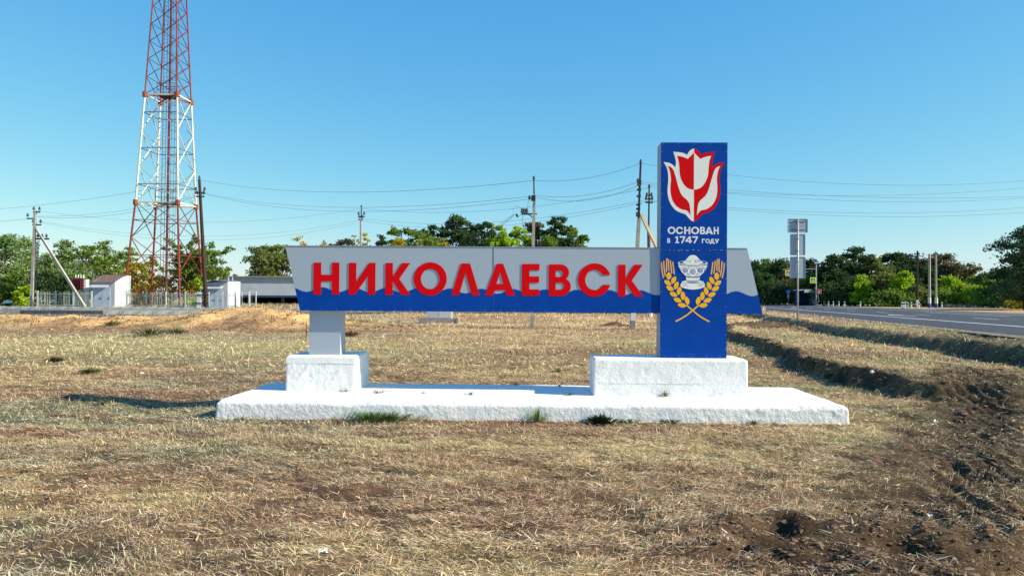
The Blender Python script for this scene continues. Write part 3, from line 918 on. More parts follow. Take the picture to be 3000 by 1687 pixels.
for z in np.arange(2.2, 42, .75):
    c = .009*z+.55
    pts = [(c+.32*math.cos(a)-.05, -.1+.32*math.sin(a), z) for a in np.linspace(0, 2*math.pi, 9)]
    mb.tube(pts, .018, 4, cap=False)
for a in (0, 1.6, 3.14, 4.7):
    mb.tube([(.009*2.2+.5+.32*math.cos(a), -.1+.32*math.sin(a), 2.2), (.009*42+.5+.32*math.cos(a), -.1+.32*math.sin(a), 42)], .016, 4)
tpart('ladder_cage', mb, M_tlad)['kind'] = 'stuff'
for k in range(4):
    mb = MB(); p = tw_c(0, k); mb.box(p.x-.35, p.x+.35, p.y-.35, p.y+.35, -.3, .25); tpart('footing', mb, M_concg)

# ------------------------------------------------------------------ poles
def insul(mb, p, s=1.0, mi=2):
    mb.lathe([(.012*s,-.09*s),(.012*s,0),(.06*s,.0),(.07*s,.05*s),(.045*s,.08*s),(.055*s,.12*s),(.02*s,.17*s)], p, 8, mi)
def pole(name, base, top, label, cat, r0=.16, r1=.11, m=M_conc, n=4, foot=None):
    e = empty(name, base); tag(e, label, cat, 'utility poles')
    t = Vector(top)-Vector(base)
    mb = MB(); mb.tube([(0,0,-.4), t], [r0, r1], n); mb.build('shaft', m, e)
    if foot:
        hgt, fm = foot
        mb = MB(); mb.tube([(0,0,-.05), t*(hgt/t.length)], [r0+.02, r0+.012], n); mb.build('painted_foot', fm, e)
    return e, t
def crossarm(e, c, half, ins=2, s=1.0, rise=0):
    mb = MB(); mb.box(c[0]-half, c[0]+half, c[1]-.05, c[1]+.05, c[2]-.05, c[2]+.05); mb.build('crossarm', M_blackm, e)
    for i in range(ins):
        x = c[0]-half+.05+(2*half-.1)*i/max(1, ins-1)
        mb = MB(); insul(mb, (0,0,0), s, 0); mb.build('insulator', M_ins, e, (x, c[1], c[2]+.12*s))

# left concrete pole with strut
b = gat(93, 63.5); tp = at(103, 617, 63.5)
pL, tL = pole('utility_pole', b, tp, 'concrete utility pole with a diagonal strut at the far left of the fence', 'utility pole', .17, .12)
crossarm(pL, (tL.x+.12, 0, tL.z-.12), .28, 2, 1.5); crossarm(pL, (tL.x-.35, 0, tL.z-.65), .3, 1, 1.5); crossarm(pL, (tL.x+.15, 0, tL.z-1.15), .35, 2, 1.5)
mb = MB(); s1 = gat(260, 62.6)-b; mb.tube([s1-Vector((0,0,.3)), Vector(tL)*.84], [.14,.10], 4); mb.build('strut', M_conc, pL)
mb = MB(); mb.box(tL.x*.7+.1, tL.x*.7+1.2, -.06, .06, tL.z-2.35, tL.z-2.22); mb.build('bracket', M_blackm, pL)
for k in range(3):
    mb = MB(); insul(mb, (0,0,0), 1.6, 0); mb.build('insulator', M_ins, pL, (tL.x*.7+.3+.35*k, 0, tL.z-2.15))
mb = MB()
for k in range(3): mb.tube([(tL.x*.7+.28+.07*k, 0, tL.z-2.4), (tL.x*.5+.16+.07*k, 0, 1.6)], .018, 4)
mb.build('cables', M_wire, pL)
# dark leaning wooden pole on concrete stub
b = gat(606, 61.8); tp = at(584, 526, 61.8)
pD, tD = pole('utility_pole', b, tp, 'dark tarred wooden pole leaning beside the red and white mast', 'utility pole', .19, .10, M_wood, 8)
mb = MB(); mb.box(-.72, -.38, -.2, .12, -.3, 1.45); mb.build('concrete_stub', M_concw, pD)
mb = MB(); mb.box(-.74, .22, -.24, -.2, .55, .62); mb.box(-.74, .22, -.24, -.2, 1.2, 1.27); mb.build('band', M_blackm, pD)
crossarm(pD, (tD.x*.9, 0, tD.z-1.05), .4, 2, 1.6); crossarm(pD, (tD.x*.88, 0, tD.z-1.35), .32, 2, 1.6)
mb = MB(); insul(mb, (0,0,0), 1.5, 0); mb.build('insulator', M_ins, pD, (tD.x, 0, tD.z+.05))
# pole D (small one above the beam)
b = gat(1056, 72); tp = at(1057, 640, 72)
pS, tS = pole('utility_pole', b, tp, 'slim concrete pole rising above the silver beam over the letter К', 'utility pole', .17, .11)
mb = MB(); mb.tube([Vector(tS)-Vector((0,0,1.2)), Vector(tS)+Vector((.05,0,.95))], .05, 6); mb.build('top_rod', M_blackm, pS)
crossarm(pS, (tS.x+.05, 0, tS.z+.15), .3, 2, 1.6); crossarm(pS, (tS.x, 0, tS.z-.1), .2, 2, 1.4)
mb = MB(); insul(mb, (0,0,0), 1.4, 0); mb.build('insulator', M_ins, pS, (tS.x+.05, 0, tS.z+1.0))
# pole A
b = gpt(1558, 962); DA = b.y; tp = at(1565, 570, DA)
pA, tA = pole('utility_pole', b, tp, 'concrete pole with a switch bracket above the letter В', 'utility pole', .12, .085, foot=None)
up = at(1564, 526, DA)-b
mb = MB(); mb.tube([tA*.97, up], [.035,.03], 6); mb.build('top_rod', M_blackm, pA)
mb = MB(); insul(mb, (0,0,0), 1, 0); mb.build('insulator', M_ins, pA, up)
def rel(px, py, D, base): return at(px, py, D)-base
mb = MB(); mb.box(tA.x-.14, tA.x+.06, -.1, .1, tA.z-.30, tA.z-.05); mb.build('clamp', M_blackm, pA)
p = rel(1551, 583, DA, b); mb = MB(); mb.bar(p, Vector((tA.x, 0, p.z)), .03); mb.build('crossarm', M_blackm, pA)
mb = MB(); insul(mb, (0,0,0), 1, 0); mb.build('insulator', M_ins, pA, p)
q0 = rel(1528, 627, DA, b); q1 = rel(1573, 627, DA, b)
mb = MB(); mb.bar(q0, q1, .06); mb.bar(rel(1546,627,DA,b), rel(1562,638,DA,b), .04); mb.build('bracket', M_blackm, pA)
for px_ in (1530, 1536, 1543):
    mb = MB(); insul(mb, (0,0,0), 1.3, 0); mb.build('insulator', M_ins, pA, rel(px_, 624, DA, b))
mb = MB(); mb.tube([rel(1512,627,DA,b), rel(1517,636,DA,b)], .05, 8); mb.tube([rel(1528,627,DA,b), rel(1518,636,DA,b), rel(1512,630,DA,b)], .012, 4); mb.build('switch', M_blackm, pA)
mb = MB(); mb.tube([rel(1545,612,DA,b), rel(1549,585,DA,b)], .01, 4); mb.tube([rel(1531,632,DA,b), rel(1532,672,DA,b)], .01, 4); mb.tube([rel(1532,672,DA,b), rel(1545,905,DA,b)], .01, 4)
mb.tube([rel(1502,623,DA,b), rel(1505,608,DA,b), rel(1515,604,DA,b), rel(1527,612,DA,b), rel(1530,622,DA,b)], .008, 4); mb.build('cables', M_wire, pA)
A_base = b
# pole B
b = gpt(1852, 966); DB = b.y; tp = at(1872, 640, DB)
pB, tB = pole('utility_pole', b, tp, 'leaning concrete pole with steel extension and strut, left of the blue pillar', 'utility pole', .14, .10)
mb = MB(); mb.tube([(0,0,0.02), tB*(0.42/tB.length)], [.16,.155], 4); mb.build('dark_foot', M_concg, pB)
mb = MB(); mb.tube([tB*(0.42/tB.length), tB*(1.05/tB.length)], [.158,.15], 4); mb.build('painted_foot', M_concw, pB)
top = rel(1877, 478, DB, b)
mb = MB(); mb.tube([tB*.86, top], [.06,.045], 6); mb.build('steel_extension', M_blackm, pB)
mb = MB(); insul(mb, (0,0,0), 1, 0); mb.build('insulator', M_ins, pB, top)
for py_ in (532, 540, 556, 575, 600, 612, 625, 632):
    mb = MB(); p = rel(1877-(py_-478)*.04, py_, DB, b); mb.box(p.x-.12, p.x+.06, -.06, .06, p.z-.04, p.z+.04); mb.build('clamp', M_blackm, pB)
for px_, py_ in ((1869,535),(1871,545)):
    mb = MB(); insul(mb, (0,0,0), 1.1, 0); mb.build('insulator', M_ins, pB, rel(px_, py_, DB, b))
s1 = gat(1950, DB+.6)-b
mb = MB(); mb.tube([rel(1878, 628, DB, b), rel(1926, 728, DB+.2, b), s1-Vector((0,0,.3))], [.085,.10,.12], 4); mb.build('strut', mat('pale_wood', (.52,.42,.30), .9), pB)
B_base = b
# pole C
b = gat(1905, 52); tp = at(1900, 668, 52)
pC, tC = pole('utility_pole', b, tp, 'thinner rusty pole just left of the blue pillar, behind the strut', 'utility pole', .13, .10, M_tlad, 6, (1.4, M_concw))
top = rel(1902, 550, 52, b)
mb = MB(); mb.tube([tC*.95, top], [.06,.05], 6); mb.build('steel_extension', M_blackm, pC)
crossarm(pC, (top.x, 0, top.z-.75), .2, 2, 1.5); crossarm(pC, (top.x, 0, top.z-.98), .25, 2, 1.5)
mb = MB(); insul(mb, (0,0,0), 1.4, 0); mb.build('insulator', M_ins, pC, top)

# ------------------------------------------------------------------ wires
def wire(a, b, sag, label, r=.011, n=22):
    a = Vector(a); b = Vector(b); mid = (a+b)/2
    e = MB()
    pts = []
    for i in range(n+1):
        t = i/n; p = a.lerp(b, t); p.z -= sag*4*t*(1-t); pts.append(p)
    e.tube(pts, r*.78, 4)
    o = e.build('power_line', M_wire)
    return tag(o, label, 'wire', 'overhead wires')
A = lambda px, py: at(px, py, DA); Bp = lambda px, py: at(px, py, DB)
wire(Bp(1877,479), A(1564,529), .28, 'top wire from the leaning pole beside the pillar to the pole with the switch bracket')
wire(Bp(1869,533), A(1566,573), .30, 'upper middle wire between the pole beside the pillar and the switch pole')
wire(Bp(1871,543), A(1563,577), .42, 'lower middle wire between the pole beside the pillar and the switch pole')
wire(A(1564,529), at(584,527,61.8), .75, 'top wire sagging from the switch pole to the dark leaning pole', .013, 40)
wire(A(1560,575), at(596,566,61.8), .8, 'second wire from the switch pole to the dark leaning pole', .012, 40)
wire(A(1556,583), at(600,568,61.8), .95, 'third wire from the switch pole to the dark leaning pole', .012, 40)
wire(at(584,527,61.8), at(-120,620,72), .4, 'single wire running left from the dark leaning pole to the photo edge', .014)
wire(at(592,568,61.8), at(96,634,63.5), .5, 'wire between the dark leaning pole and the strutted concrete pole', .014)
wire(at(590,572,61.8), at(107,636,63.5), .65, 'lower wire between the dark leaning pole and the strutted concrete pole', .014)
wire(at(92,640,63.5), at(-120,652,68), .1, 'short wire running left from the strutted concrete pole', .014)
wire(at(1902,550,52), at(1058,611,72), .9, 'long upper wire of the rear line from the rusty pole to the slim pole', .014, 36)
wire(at(1906,583,52), at(1062,640,72), 1.0, 'long middle wire of the rear line from the rusty pole to the slim pole', .014, 36)
wire(at(1898,590,52), at(1054,646,72), 1.15, 'long lower wire of the rear line from the rusty pole to the slim pole', .014, 36)
wire(at(1056,611,72), at(112,618,63.5), 1.1, 'upper rear wire from the slim pole to the strutted concrete pole', .013, 36)
wire(at(1054,645,72), at(112,648,63.5), 1.35, 'middle rear wire from the slim pole to the strutted concrete pole', .013, 36)
wire(at(1060,650,72), at(116,652,63.5), 1.55, 'lowest rear wire from the slim pole to the strutted concrete pole', .013, 36)
wire(Bp(1877,479), at(3250,500,44), .9, 'top wire running right behind the blue pillar', .011, 36)
wire(at(1902,548,52), at(3300,515,60), 1.0, 'rear top wire running right past the road sign post', .014, 36)
wire(Bp(1870,533), at(3250,560,44), .55, 'second wire running right behind the blue pillar', .011, 36)
wire(Bp(1872,538), at(3250,556,44), .75, 'third wire running right behind the blue pillar', .011, 36)
wire(at(1906,588,52), at(3300,575,60), 1.05, 'rear middle wire running right above the highway', .014, 36)
wire(at(1909,590,52), at(3300,590,60), 1.1, 'rear lowest wire running right above the highway', .014, 36)
for q in range(3): wire(at(1506,626+3*q,DA), at(1380+q*5,700+4*q,75), .2, ['upper','middle','lower'][q]+' of three wires dropping from the switch bracket into the trees', .010)

# ------------------------------------------------------------------ fence, kiosks, yard
def fence(px0, px1, D, hgt, label, npost, m=M_fence, step=.125, skip=(), slope=0):
    a = gat(px0, D); b_ = gat(px1, D+slope)
    e = empty('picket_fence', a); tag(e, label, 'fence')
    d = b_-a; Ln = d.length; u = d/Ln
    pm = MB(); pm.box(-.012,.012,-.012,.012,.12,hgt-.03); pmesh = pm.mesh('picket', m)
    qm = MB(); qm.box(-.05,.05,-.05,.05,-.2,hgt+.06); qmesh = qm.mesh('post', m)
    n = int(Ln/step)
    for i in range(n):
        o = bpy.data.objects.new('picket', pmesh); COL.objects.link(o); o.parent = e; o.location = u*(i+.5)*step
        o.rotation_euler = (random.uniform(-.02,.02), random.uniform(-.025,.025), 0)
    for i in range(npost):
        o = bpy.data.objects.new('post', qmesh); COL.objects.link(o); o.parent = e; o.location = u*(Ln*i/(npost-1))
    for z in (.35, hgt-.2):
        mb = MB(); mb.bar((0,-.02,z), d+Vector((0,-.02,z)), .035); mb.build('rail', m, e)
random.seed(5)
fence(110, 268, 63.2, 1.42, 'pale picket fence left of the white transformer kiosk', 4)
fence(372, 600, 63.0, 1.42, 'pale picket fence in front of the red feet of the mast', 5)
fence(612, 690, 62.7, 1.40, 'short see-through picket fence in front of the second kiosk', 3, step=.45)
def gate(px0, px1, D, hgt, label, m):
    a = gat(px0, D); b_ = gat(px1, D); w_ = (b_-a).length
    e = empty('gate', a); tag(e, label, 'gate')
    mb = MB(); mb.bar((0,0,0),(0,0,hgt),.06); mb.bar((w_,0,0),(w_,0,hgt),.06); mb.bar((0,0,hgt-.1),(w_,0,hgt-.1),.05); mb.bar((0,0,.55),(w_,0,.55),.05); mb.build('frame', m, e)
    n = max(2, int(w_/.2))
    for i in range(n):
        mb = MB(); x = w_*(i+.6)/n; mb.bar((x,0,.55),(x,0,hgt-.1),.02); mb.build('picket', mat('gate_rust', (.22,.09,.07), .7), e)
gate(709, 729, 62.5, 1.48, 'small white-framed gate leaf next to the second kiosk', M_fencew)
gate(732, 750, 62.3, 1.55, 'outermost white-framed gate leaf left of the sign', M_fencew)

def kiosk(x0, x1, y0, depth, h, label, roof_m, hipped):
    z = Hs((x0+x1)/2, y0)
    e = empty('transformer_kiosk', (x0, y0, z)); tag(e, label, 'kiosk')
    w_ = x1-x0
    if hipped == 0:    # mono-pitch gently vaulted side with rusty roof falling to the front
        n = 8
        prof = [(0, -.1), (0, h*.82)]+[(depth*(i/n), h*.82+(h*.22)*math.sin(math.pi*.55*i/n)) for i in range(1, n+1)]+[(depth, -.1)]
        for x_ in (0, w_):
            pass
        vs = [(0, y, z_) for y, z_ in prof]+[(w_, y, z_) for y, z_ in prof]
        N = len(prof)
        fs = [tuple(range(N-1, -1, -1))[::-1], tuple(range(2*N-1, N-1, -1))]
        fs = [tuple(reversed(range(N)))[::-1], tuple(range(N, 2*N))]
        fs += [(i, (i+1) % N, N+(i+1) % N, N+i) for i in (0, N-2)]
        mb = MB(); mb.add(vs, fs); mb.build('walls', M_kiosk, e)
        mb = MB()
        k = 14
        for i in range(k):    # separate roof sheets, slightly lapped
            xa = -.12+(w_+.24)*i/k; xb = -.12+(w_+.24)*(i+1)/k-.012; dz = .015*(i % 2)
            pr = [(-.25, h*.80)]+prof[1:-1]
            for j in range(len(pr)-1):
                (ya, za), (yb, zb) = pr[j], pr[j+1]
                mb.add([(xa,ya,za+.03+dz),(xb,ya,za+.03+dz),(xb,yb,zb+.03+dz),(xa,yb,zb+.03+dz)], [(0,1,2,3)])
        mb.build('roof', roof_m, e)
        mb = MB(); mb.add([(-.05,-.45,h*.66),(w_*.78,-.45,h*.66),(w_*.78,-.01,h*.76),(-.05,-.01,h*.76),(-.05,-.45,h*.64),(w_*.78,-.45,h*.64),(w_*.78,-.01,h*.74),(-.05,-.01,h*.74)],
                          [(0,1,2,3),(7,6,5,4),(0,4,5,1),(1,5,6,2),(3,2,6,7),(0,3,7,4)]); mb.build('canopy', M_kiosk, e)
    else:
        mb = MB()
        mb.add([(0,0,-.1),(w_,0,-.1),(w_,depth,-.1),(0,depth,-.1),(0,0,h*.9),(w_,0,h*.97),(w_,depth,h*.97),(0,depth,h*.9)],
               [(0,3,2,1),(0,1,5,4),(1,2,6,5),(2,3,7,6),(3,0,4,7),(4,5,6,7)])
        mb.build('walls', M_kiosk, e)
        mb = MB()
        mb.add([(-.15,-.35,h*.90),(w_*.45,-.35,h*1.0),(w_+.05,-.35,h*.96),(w_+.05,depth+.1,h*.99),(w_*.45,depth+.1,h*1.03),(-.15,depth+.1,h*.93)],
               [(0,1,4,5),(1,2,3,4)])
        mb.add([(-.15,-.36,h*.88),(w_*.45,-.36,h*.98),(w_+.05,-.36,h*.94),(-.15,-.36,h*.91),(w_*.45,-.36,h*1.01),(w_+.05,-.36,h*.97)], [(0,1,4,3),(1,2,5,4)])
        mb.build('roof', mat('roof_slate', (.16,.18,.24), .7), e)
        mb = MB(); mb.add([(-.1,-.5,h*.73),(w_*.8,-.5,h*.73),(w_*.8,-.01,h*.80),(-.1,-.01,h*.80),(-.1,-.5,h*.70),(w_*.8,-.5,h*.70),(w_*.8,-.01,h*.77),(-.1,-.01,h*.77)],
                          [(0,1,2,3),(7,6,5,4),(0,4,5,1),(1,5,6,2),(3,2,6,7),(0,3,7,4)]); mb.build('canopy', M_kiosk, e)
        for k in range(2):
            mb = MB(); mb.tube([(w_-.5+.35*k, depth*.5, h*.98), (w_-.5+.35*k, depth*.5, h*.98+.32)], .05, 6); mb.build('vent_pipe', M_kiosk, e)
    for k in range(2):
        a = w_*(.06+.38*k); b2 = a+w_*.36
        mb = MB(); mb.box(a, b2, -.03, .0, .12, h*.64)
        d = mb.build('door', M_kdoor, e)
        mb = MB(); mb.box(b2-.1, b2-.05, -.06, -.03, h*.3, h*.36); mb.build('handle', M_blackm, d)
    return e
k1 = gat(270, 64.6); k1b = gat(336, 64.6)
kiosk(k1.x, k1b.x, 64.6, 2.7, 2.75, 'white metal kiosk with rusty curved roof behind the fence, left of the mast', M_kioskroof, 0)
k2 = gat(600, 64.2); k2b = gat(667, 64.2)
kiosk(k2.x, k2b.x, 64.2, 3.0, 2.45, 'white kiosk with low gabled roof and canopy, right of the mast', M_kioskroof, 1)
# red transformer
p = gat(212, 67)
e = empty('transformer', p); tag(e, 'dark red oil transformer with white bushings beside the left kiosk', 'transformer')
mb = MB(); mb.box(0, .85, 0, .7, 1.6, 2.6); mb.build('tank', M_trans, e)
for k in range(6):
    mb = MB(); mb.box(.06+.13*k, .10+.13*k, -.12, 0, 1.65, 2.5); mb.build('cooling_fin', M_trans, e)
for k in range(4):
    mb = MB(); mb.lathe([(.05,0),(.07,.05),(.04,.12),(.06,.18),(.03,.3)], (0,0,0), 8); mb.build('bushing', M_fencew, e, (.1+.22*k, .3, 2.6))
mb = MB(); mb.box(.9, 1.1, .1, .6, 0, 2.5); mb.build('stand', M_fencew, e)
mb = MB(); mb.box(0, .9, 0, .7, 0, 1.53); mb.build('plinth', M_concg, e)

# long grey hangar behind
e = empty('long_hangar', (at(640,812,86).x, 86, SIDE_Z)); tag(e, 'long low grey building with dark open bays behind the white kiosk', 'building')
zt = at(760, 811, 86).z-SIDE_Z; zb1 = at(760, 865, 86).z-SIDE_Z; zb2 = at(760, 871, 86).z-SIDE_Z
Lh = 17.5
mb = MB(); mb.add([(0,0,zb1),(Lh,0,zb1),(Lh,.25,zt),(0,.25,zt),(0,9,zb1),(Lh,9,zb1),(Lh,9,zt),(0,9,zt)],
                  [(0,1,2,3),(3,2,6,7),(1,5,6,2),(0,3,7,4),(4,7,6,5)]); mb.build('fascia', M_hangar, e)
mb = MB(); mb.box(0, Lh, -.02, .2, zb2, zb1-.003); mb.build('lintel', M_hangarblue, e)
mb = MB(); mb.box(-.1, Lh+.1, -.1, 9.1, zt+.003, zt+.07); mb.build('roof_edge', M_hangar, e)
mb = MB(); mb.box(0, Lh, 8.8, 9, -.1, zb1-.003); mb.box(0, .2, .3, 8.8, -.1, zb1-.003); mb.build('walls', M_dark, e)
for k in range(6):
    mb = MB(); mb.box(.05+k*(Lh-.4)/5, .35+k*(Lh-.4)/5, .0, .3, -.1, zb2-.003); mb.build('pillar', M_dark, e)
# white building behind left trees
e = empty('white_building', (at(60,800,105).x, 105, SIDE_Z)); tag(e, 'long whitewashed building glimpsed between the pines', 'building')
mb = MB(); mb.box(0, 10.5, 0, 8, -.1, 5.4); mb.build('wall', M_concw, e)
mb = MB(); mb.box(-.2, 10.7, -.3, 8.2, 5.403, 5.65); mb.build('roof', M_concg, e)
for k in range(3):
    mb = MB(); mb.box(1.2+3.1*k, 2.6+3.1*k, -.02, .0, 2.0, 3.6); f = mb.build('window', M_blackm, e)
# white tarpaulin
p = gat(27, 70); e = MB()
rng = random.Random(3); prof = []
vs = []; n = 10
for i in range(n+1):
    for j in range(5):
        x = -.65+1.3*i/n; y = -.3+.6*j/4
        edge = (1-(2*i/n-1)**2)*(1-(j/2-1)**2*.8)
        vs.append((x, y, max(0, .42*edge**.6)*(.8+.3*rng.random())))
fs = [(i*5+j, (i+1)*5+j, (i+1)*5+j+1, i*5+j+1) for i in range(n) for j in range(4)]
e.add(vs, fs); o = e.build('tarpaulin', M_paper, loc=p+Vector((0,0,.25)), smooth=True); tag(o, 'low white sheet-covered pile in dry grass at the far left edge', 'tarpaulin')

# cabinet
p = gpt(1226, 948)
e = empty('utility_cabinet', p); tag(e, 'white metal utility cabinet on a concrete base, seen under the beam', 'cabinet')
w_ = 115/F*p.y
mb = MB(); mb.box(0, w_, 0, .75, -.15, .27); mb.build('base', M_concg, e)
a = .20*w_; b2 = a+.62*w_
mb = MB(); mb.box(a, b2+.02*w_, .08, .6, .273, 1.35); mb.build('housing', M_kiosk, e)
for q in range(2):
    mb = MB(); mb.box(a+.02+q*(b2-a)/2*1.0-(.0), a-.01+(q+1)*(b2-a)/2, .055, .079, .30, 1.3); d = mb.build('door', M_kiosk, e)
mb = MB(); mb.box(w_*.95, w_*.98, -.02, .0, -.1, .30); mb.box(w_, w_+.02, 0, .7, -.1, .3); mb.build('edge_angle', M_galvd, e)
# second low item by the kerb
p = gat(1138, 56)
e = empty('manhole_block', p); tag(e, 'small dark concrete block by the kerb just above the ground line', 'block')
mb = MB(); mb.box(-.3, .35, 0, .5, 0, .26); mb.build('body', M_concg, e)
mb = MB(); mb.box(-.34, .39, -.04, .54, .262, .34); mb.build('cap', M_kerb, e)
# thin stake
p = gpt(897, 990); mb = MB(); mb.tube([(0,0,-.1), (.0,.0,.25), (.01,0,.62)], [.016,.014,.012], 5); o = mb.build('stake', M_wood, loc=p); tag(o, 'thin dark stake standing left of the silver column', 'stake')

# ------------------------------------------------------------------ road signs & furniture on the right
def rrect(w_, h_, r_=.05, n=4):
    pts = []
    for cx, cz, a0 in ((w_/2-r_, h_/2-r_, 0), (-w_/2+r_, h_/2-r_, 90), (-w_/2+r_, -h_/2+r_, 180), (w_/2-r_, -h_/2+r_, 270)):
        for i in range(n+1):
            a = R(a0+90*i/n); pts.append((cx+r_*math.cos(a), cz+r_*math.sin(a)))
    return pts
DS = 32.5
p = gpt(2337, 940); DS = p.y
sp = empty('road_sign_post', p); tag(sp, 'tall metal post carrying three sign plates seen from behind, right of the monument', 'road sign')
kx = DS/F
topz = at(2337, 641, DS).z-p.z
mb = MB(); mb.tube([(0,-.01,-.3), (0,-.01,topz)], .038, 10); mb.build('post', M_post, sp, smooth=True)
for i, (ya, yb, wd) in enumerate(((641,682,59),(685.5,748,45),(752,814.5,45.5))):
    zc = (at(2337,ya,DS).z+at(2337,yb,DS).z)/2-p.z; hh = (yb-ya)*kx; ww = wd*kx
    outer_ = rrect(ww, hh, .06); inner_ = rrect(ww-.03, hh-.03, .05)
    mb = poly_prism([[(x, z+zc) for x, z in outer_]], .04, .045)
    o = mb.build('sign_plate', M_galv, sp)
    o['label'] = ['wide top plate with two rails', 'middle plate', 'lowest plate'][i]
    mb = poly_prism([[(x, z+zc) for x, z in outer_], [(x, z+zc) for x, z in inner_]], .018, .04); mb.build('folded_rim', M_galv, o)
    for q in (-1, 1):
        mb = MB(); zz_ = zc+q*hh*.28
        if i == 0: mb.box(-ww*.38, ww*.38, .02, .039, zz_-.025, zz_+.025); mb.build('rail', M_galvd, o)
        mb = MB(); mb.box(-.06, .06, -.055, .035, zz_-.015, zz_+.015); mb.build('clamp', M_galv, o)
# crossing signal mast with solar panel
Dk = 118.0
p = gat(2391, Dk); b = p
e = empty('crossing_signal_mast', p); tag(e, 'crossing signal mast with a solar panel, cantilever arm and yellow signs beyond the highway', 'signal mast')
rl = lambda px, py: at(px, py, Dk)-b
h_ = rl(2391, 768).z
mb = MB(); mb.tube([(0,0,-.3), (0,0,h_)], .09, 8); mb.build('mast', M_post, e)
mb = MB(); pa = rl(2381,757); pb = rl(2395,757); pc = rl(2400,770); pd = rl(2386,770)
for q in (pa, pb): q.y += .5
for q in (pc, pd): q.y -= .2
mb.add([pa,pb,pc,pd]+[v-Vector((0,0,.06)) for v in (pa,pb,pc,pd)], [(0,3,2,1),(4,5,6,7),(0,1,5,4),(1,2,6,5),(2,3,7,6),(3,0,4,7)])
mb.build('solar_frame', M_fencew, e)
c = (pa+pb+pc+pd)/4; mb = MB(); nrm = Vector((0,-.02,.006)); mb.add([c+(v-c)*.86+nrm for v in (pa,pb,pc,pd)], [(0,3,2,1)]); mb.build('solar_cells', M_pv, e)
mb = MB(); mb.tube([rl(2391,788), rl(2293,789)], .05, 6); mb.build('arm', M_post, e)
def ped_sign(name, x, z, s, par, border=M_yel, y=-.12, label=None):
    o = poly_prism([[(x+a*s, z+b_*s) for a, b_ in rrect(1, 1, .08)]], y, y+.03).build(name, border, par)
    if label: o['label'] = label
    poly_prism([[(x+a*s*.62, z+b_*s*.62) for a, b_ in rrect(1, 1, .05)]], y-.006, y-.001).build('blue_field', M_sblue, o)
    poly_prism([[(x-.24*s, z-.20*s), (x+.24*s, z-.20*s), (x, z+.24*s)]], y-.012, y-.007).build('white_triangle', M_textw, o)
    # walking figure on zebra
    mb = MB(); mb.add([(x-.03*s,y-.014,z+.10*s),(x+.03*s,y-.014,z+.10*s),(x+.04*s,y-.014,z-.03*s),(x+.09*s,y-.014,z-.16*s),(x+.05*s,y-.014,z-.16*s),(x,y-.014,z-.06*s),(x-.06*s,y-.014,z-.16*s),(x-.10*s,y-.014,z-.16*s),(x-.04*s,y-.014,z-.02*s)], [(0,8,2,1),(8,7,6,5),(8,5,4,3,2)])
    mb.build('walker', M_blackm, o)
v = rl(2308, 800); ped_sign('crossing_sign', v.x, v.z, .84, e, label='yellow-bordered pedestrian crossing sign hanging from the arm')
v = rl(2381, 821); ped_sign('crossing_sign', v.x, v.z, .88, e, label='yellow-bordered pedestrian crossing sign fixed beside the mast')
v = rl(2309.5, 788); mb = MB(); mb.box(v.x-.2, v.x+.2, -.15, .05, v.z-.14, v.z+.14); mb.build('beacon', M_orange, e)
v = rl(2399, 854); ped_sign('crossing_sign', v.x, v.z, .72, e, mat('sign_red', (.55,.10,.10), .5), label='red-bordered crossing sign low on the mast')
mb = MB(); v = rl(2397, 860); mb.tube([(v.x,0,0), (v.x,0,v.z)], .04, 6); mb.build('thin_post', M_fence, e)
# round sign left of shelter
p = gat(2309, 122); e = empty('round_road_sign', p); tag(e, 'small round blue road sign with plate left of the bus shelter', 'road sign')
mb = MB(); mb.tube([(0,0,-.2),(0,0,2.3)], .04, 6); mb.build('post', M_post, e)
poly_prism([[(.33*math.cos(a), 2.15+.33*math.sin(a)) for a in np.linspace(0, 2*math.pi, 20, endpoint=False)]], -.07, -.045).build('disc', M_sblue, e)
poly_prism([[(x, z+1.5) for x, z in rrect(.32,.55,.04)]], -.07, -.045).build('plate', M_galv, e)
# bus shelter
p = gat(2340, 121); k = 121/F
e = empty('bus_shelter', p); tag(e, 'small concrete bus shelter with pale roof edge and dark interior beyond the highway', 'bus shelter')
W_ = 48*k; h_ = at(2360, 850, 121).z-p.z
mb = MB(); mb.box(0, W_, 1.6, 1.75, -.1, h_-.05); mb.build('back_wall', M_shblue, e)
mb = MB(); mb.box(0, .14, 0, 1.6, -.1, h_-.05); mb.build('side_wall', M_shblue, e)
mb = MB(); mb.box(W_-.32, W_-.02, -.1, 1.6, -.1, h_-.05); mb.build('side_wall', M_shelter, e)
mb = MB(); mb.box(-.2, W_+.15, -.35, 1.9, h_-.048, h_+.1); mb.build('roof', M_shelter, e)
mb = MB(); mb.box(.7, W_+.1, -.40, -.353, h_-.38, h_+.12); mb.build('fascia', M_shelter, e)
mb = MB(); mb.box(.3, W_-.5, 1.15, 1.55, .42, .5); mb.box(.4, .5, 1.2, 1.5, 0, .418); mb.box(W_-.7, W_-.6, 1.2, 1.5, 0, .418); mb.build('bench', M_wood, e)
for q in range(5):
    mb = MB(); mb.box(.35+q*.32, .38+q*.32, 1.57, 1.598, .0, h_-.1); mb.build('wall_rib', M_shblue, e)
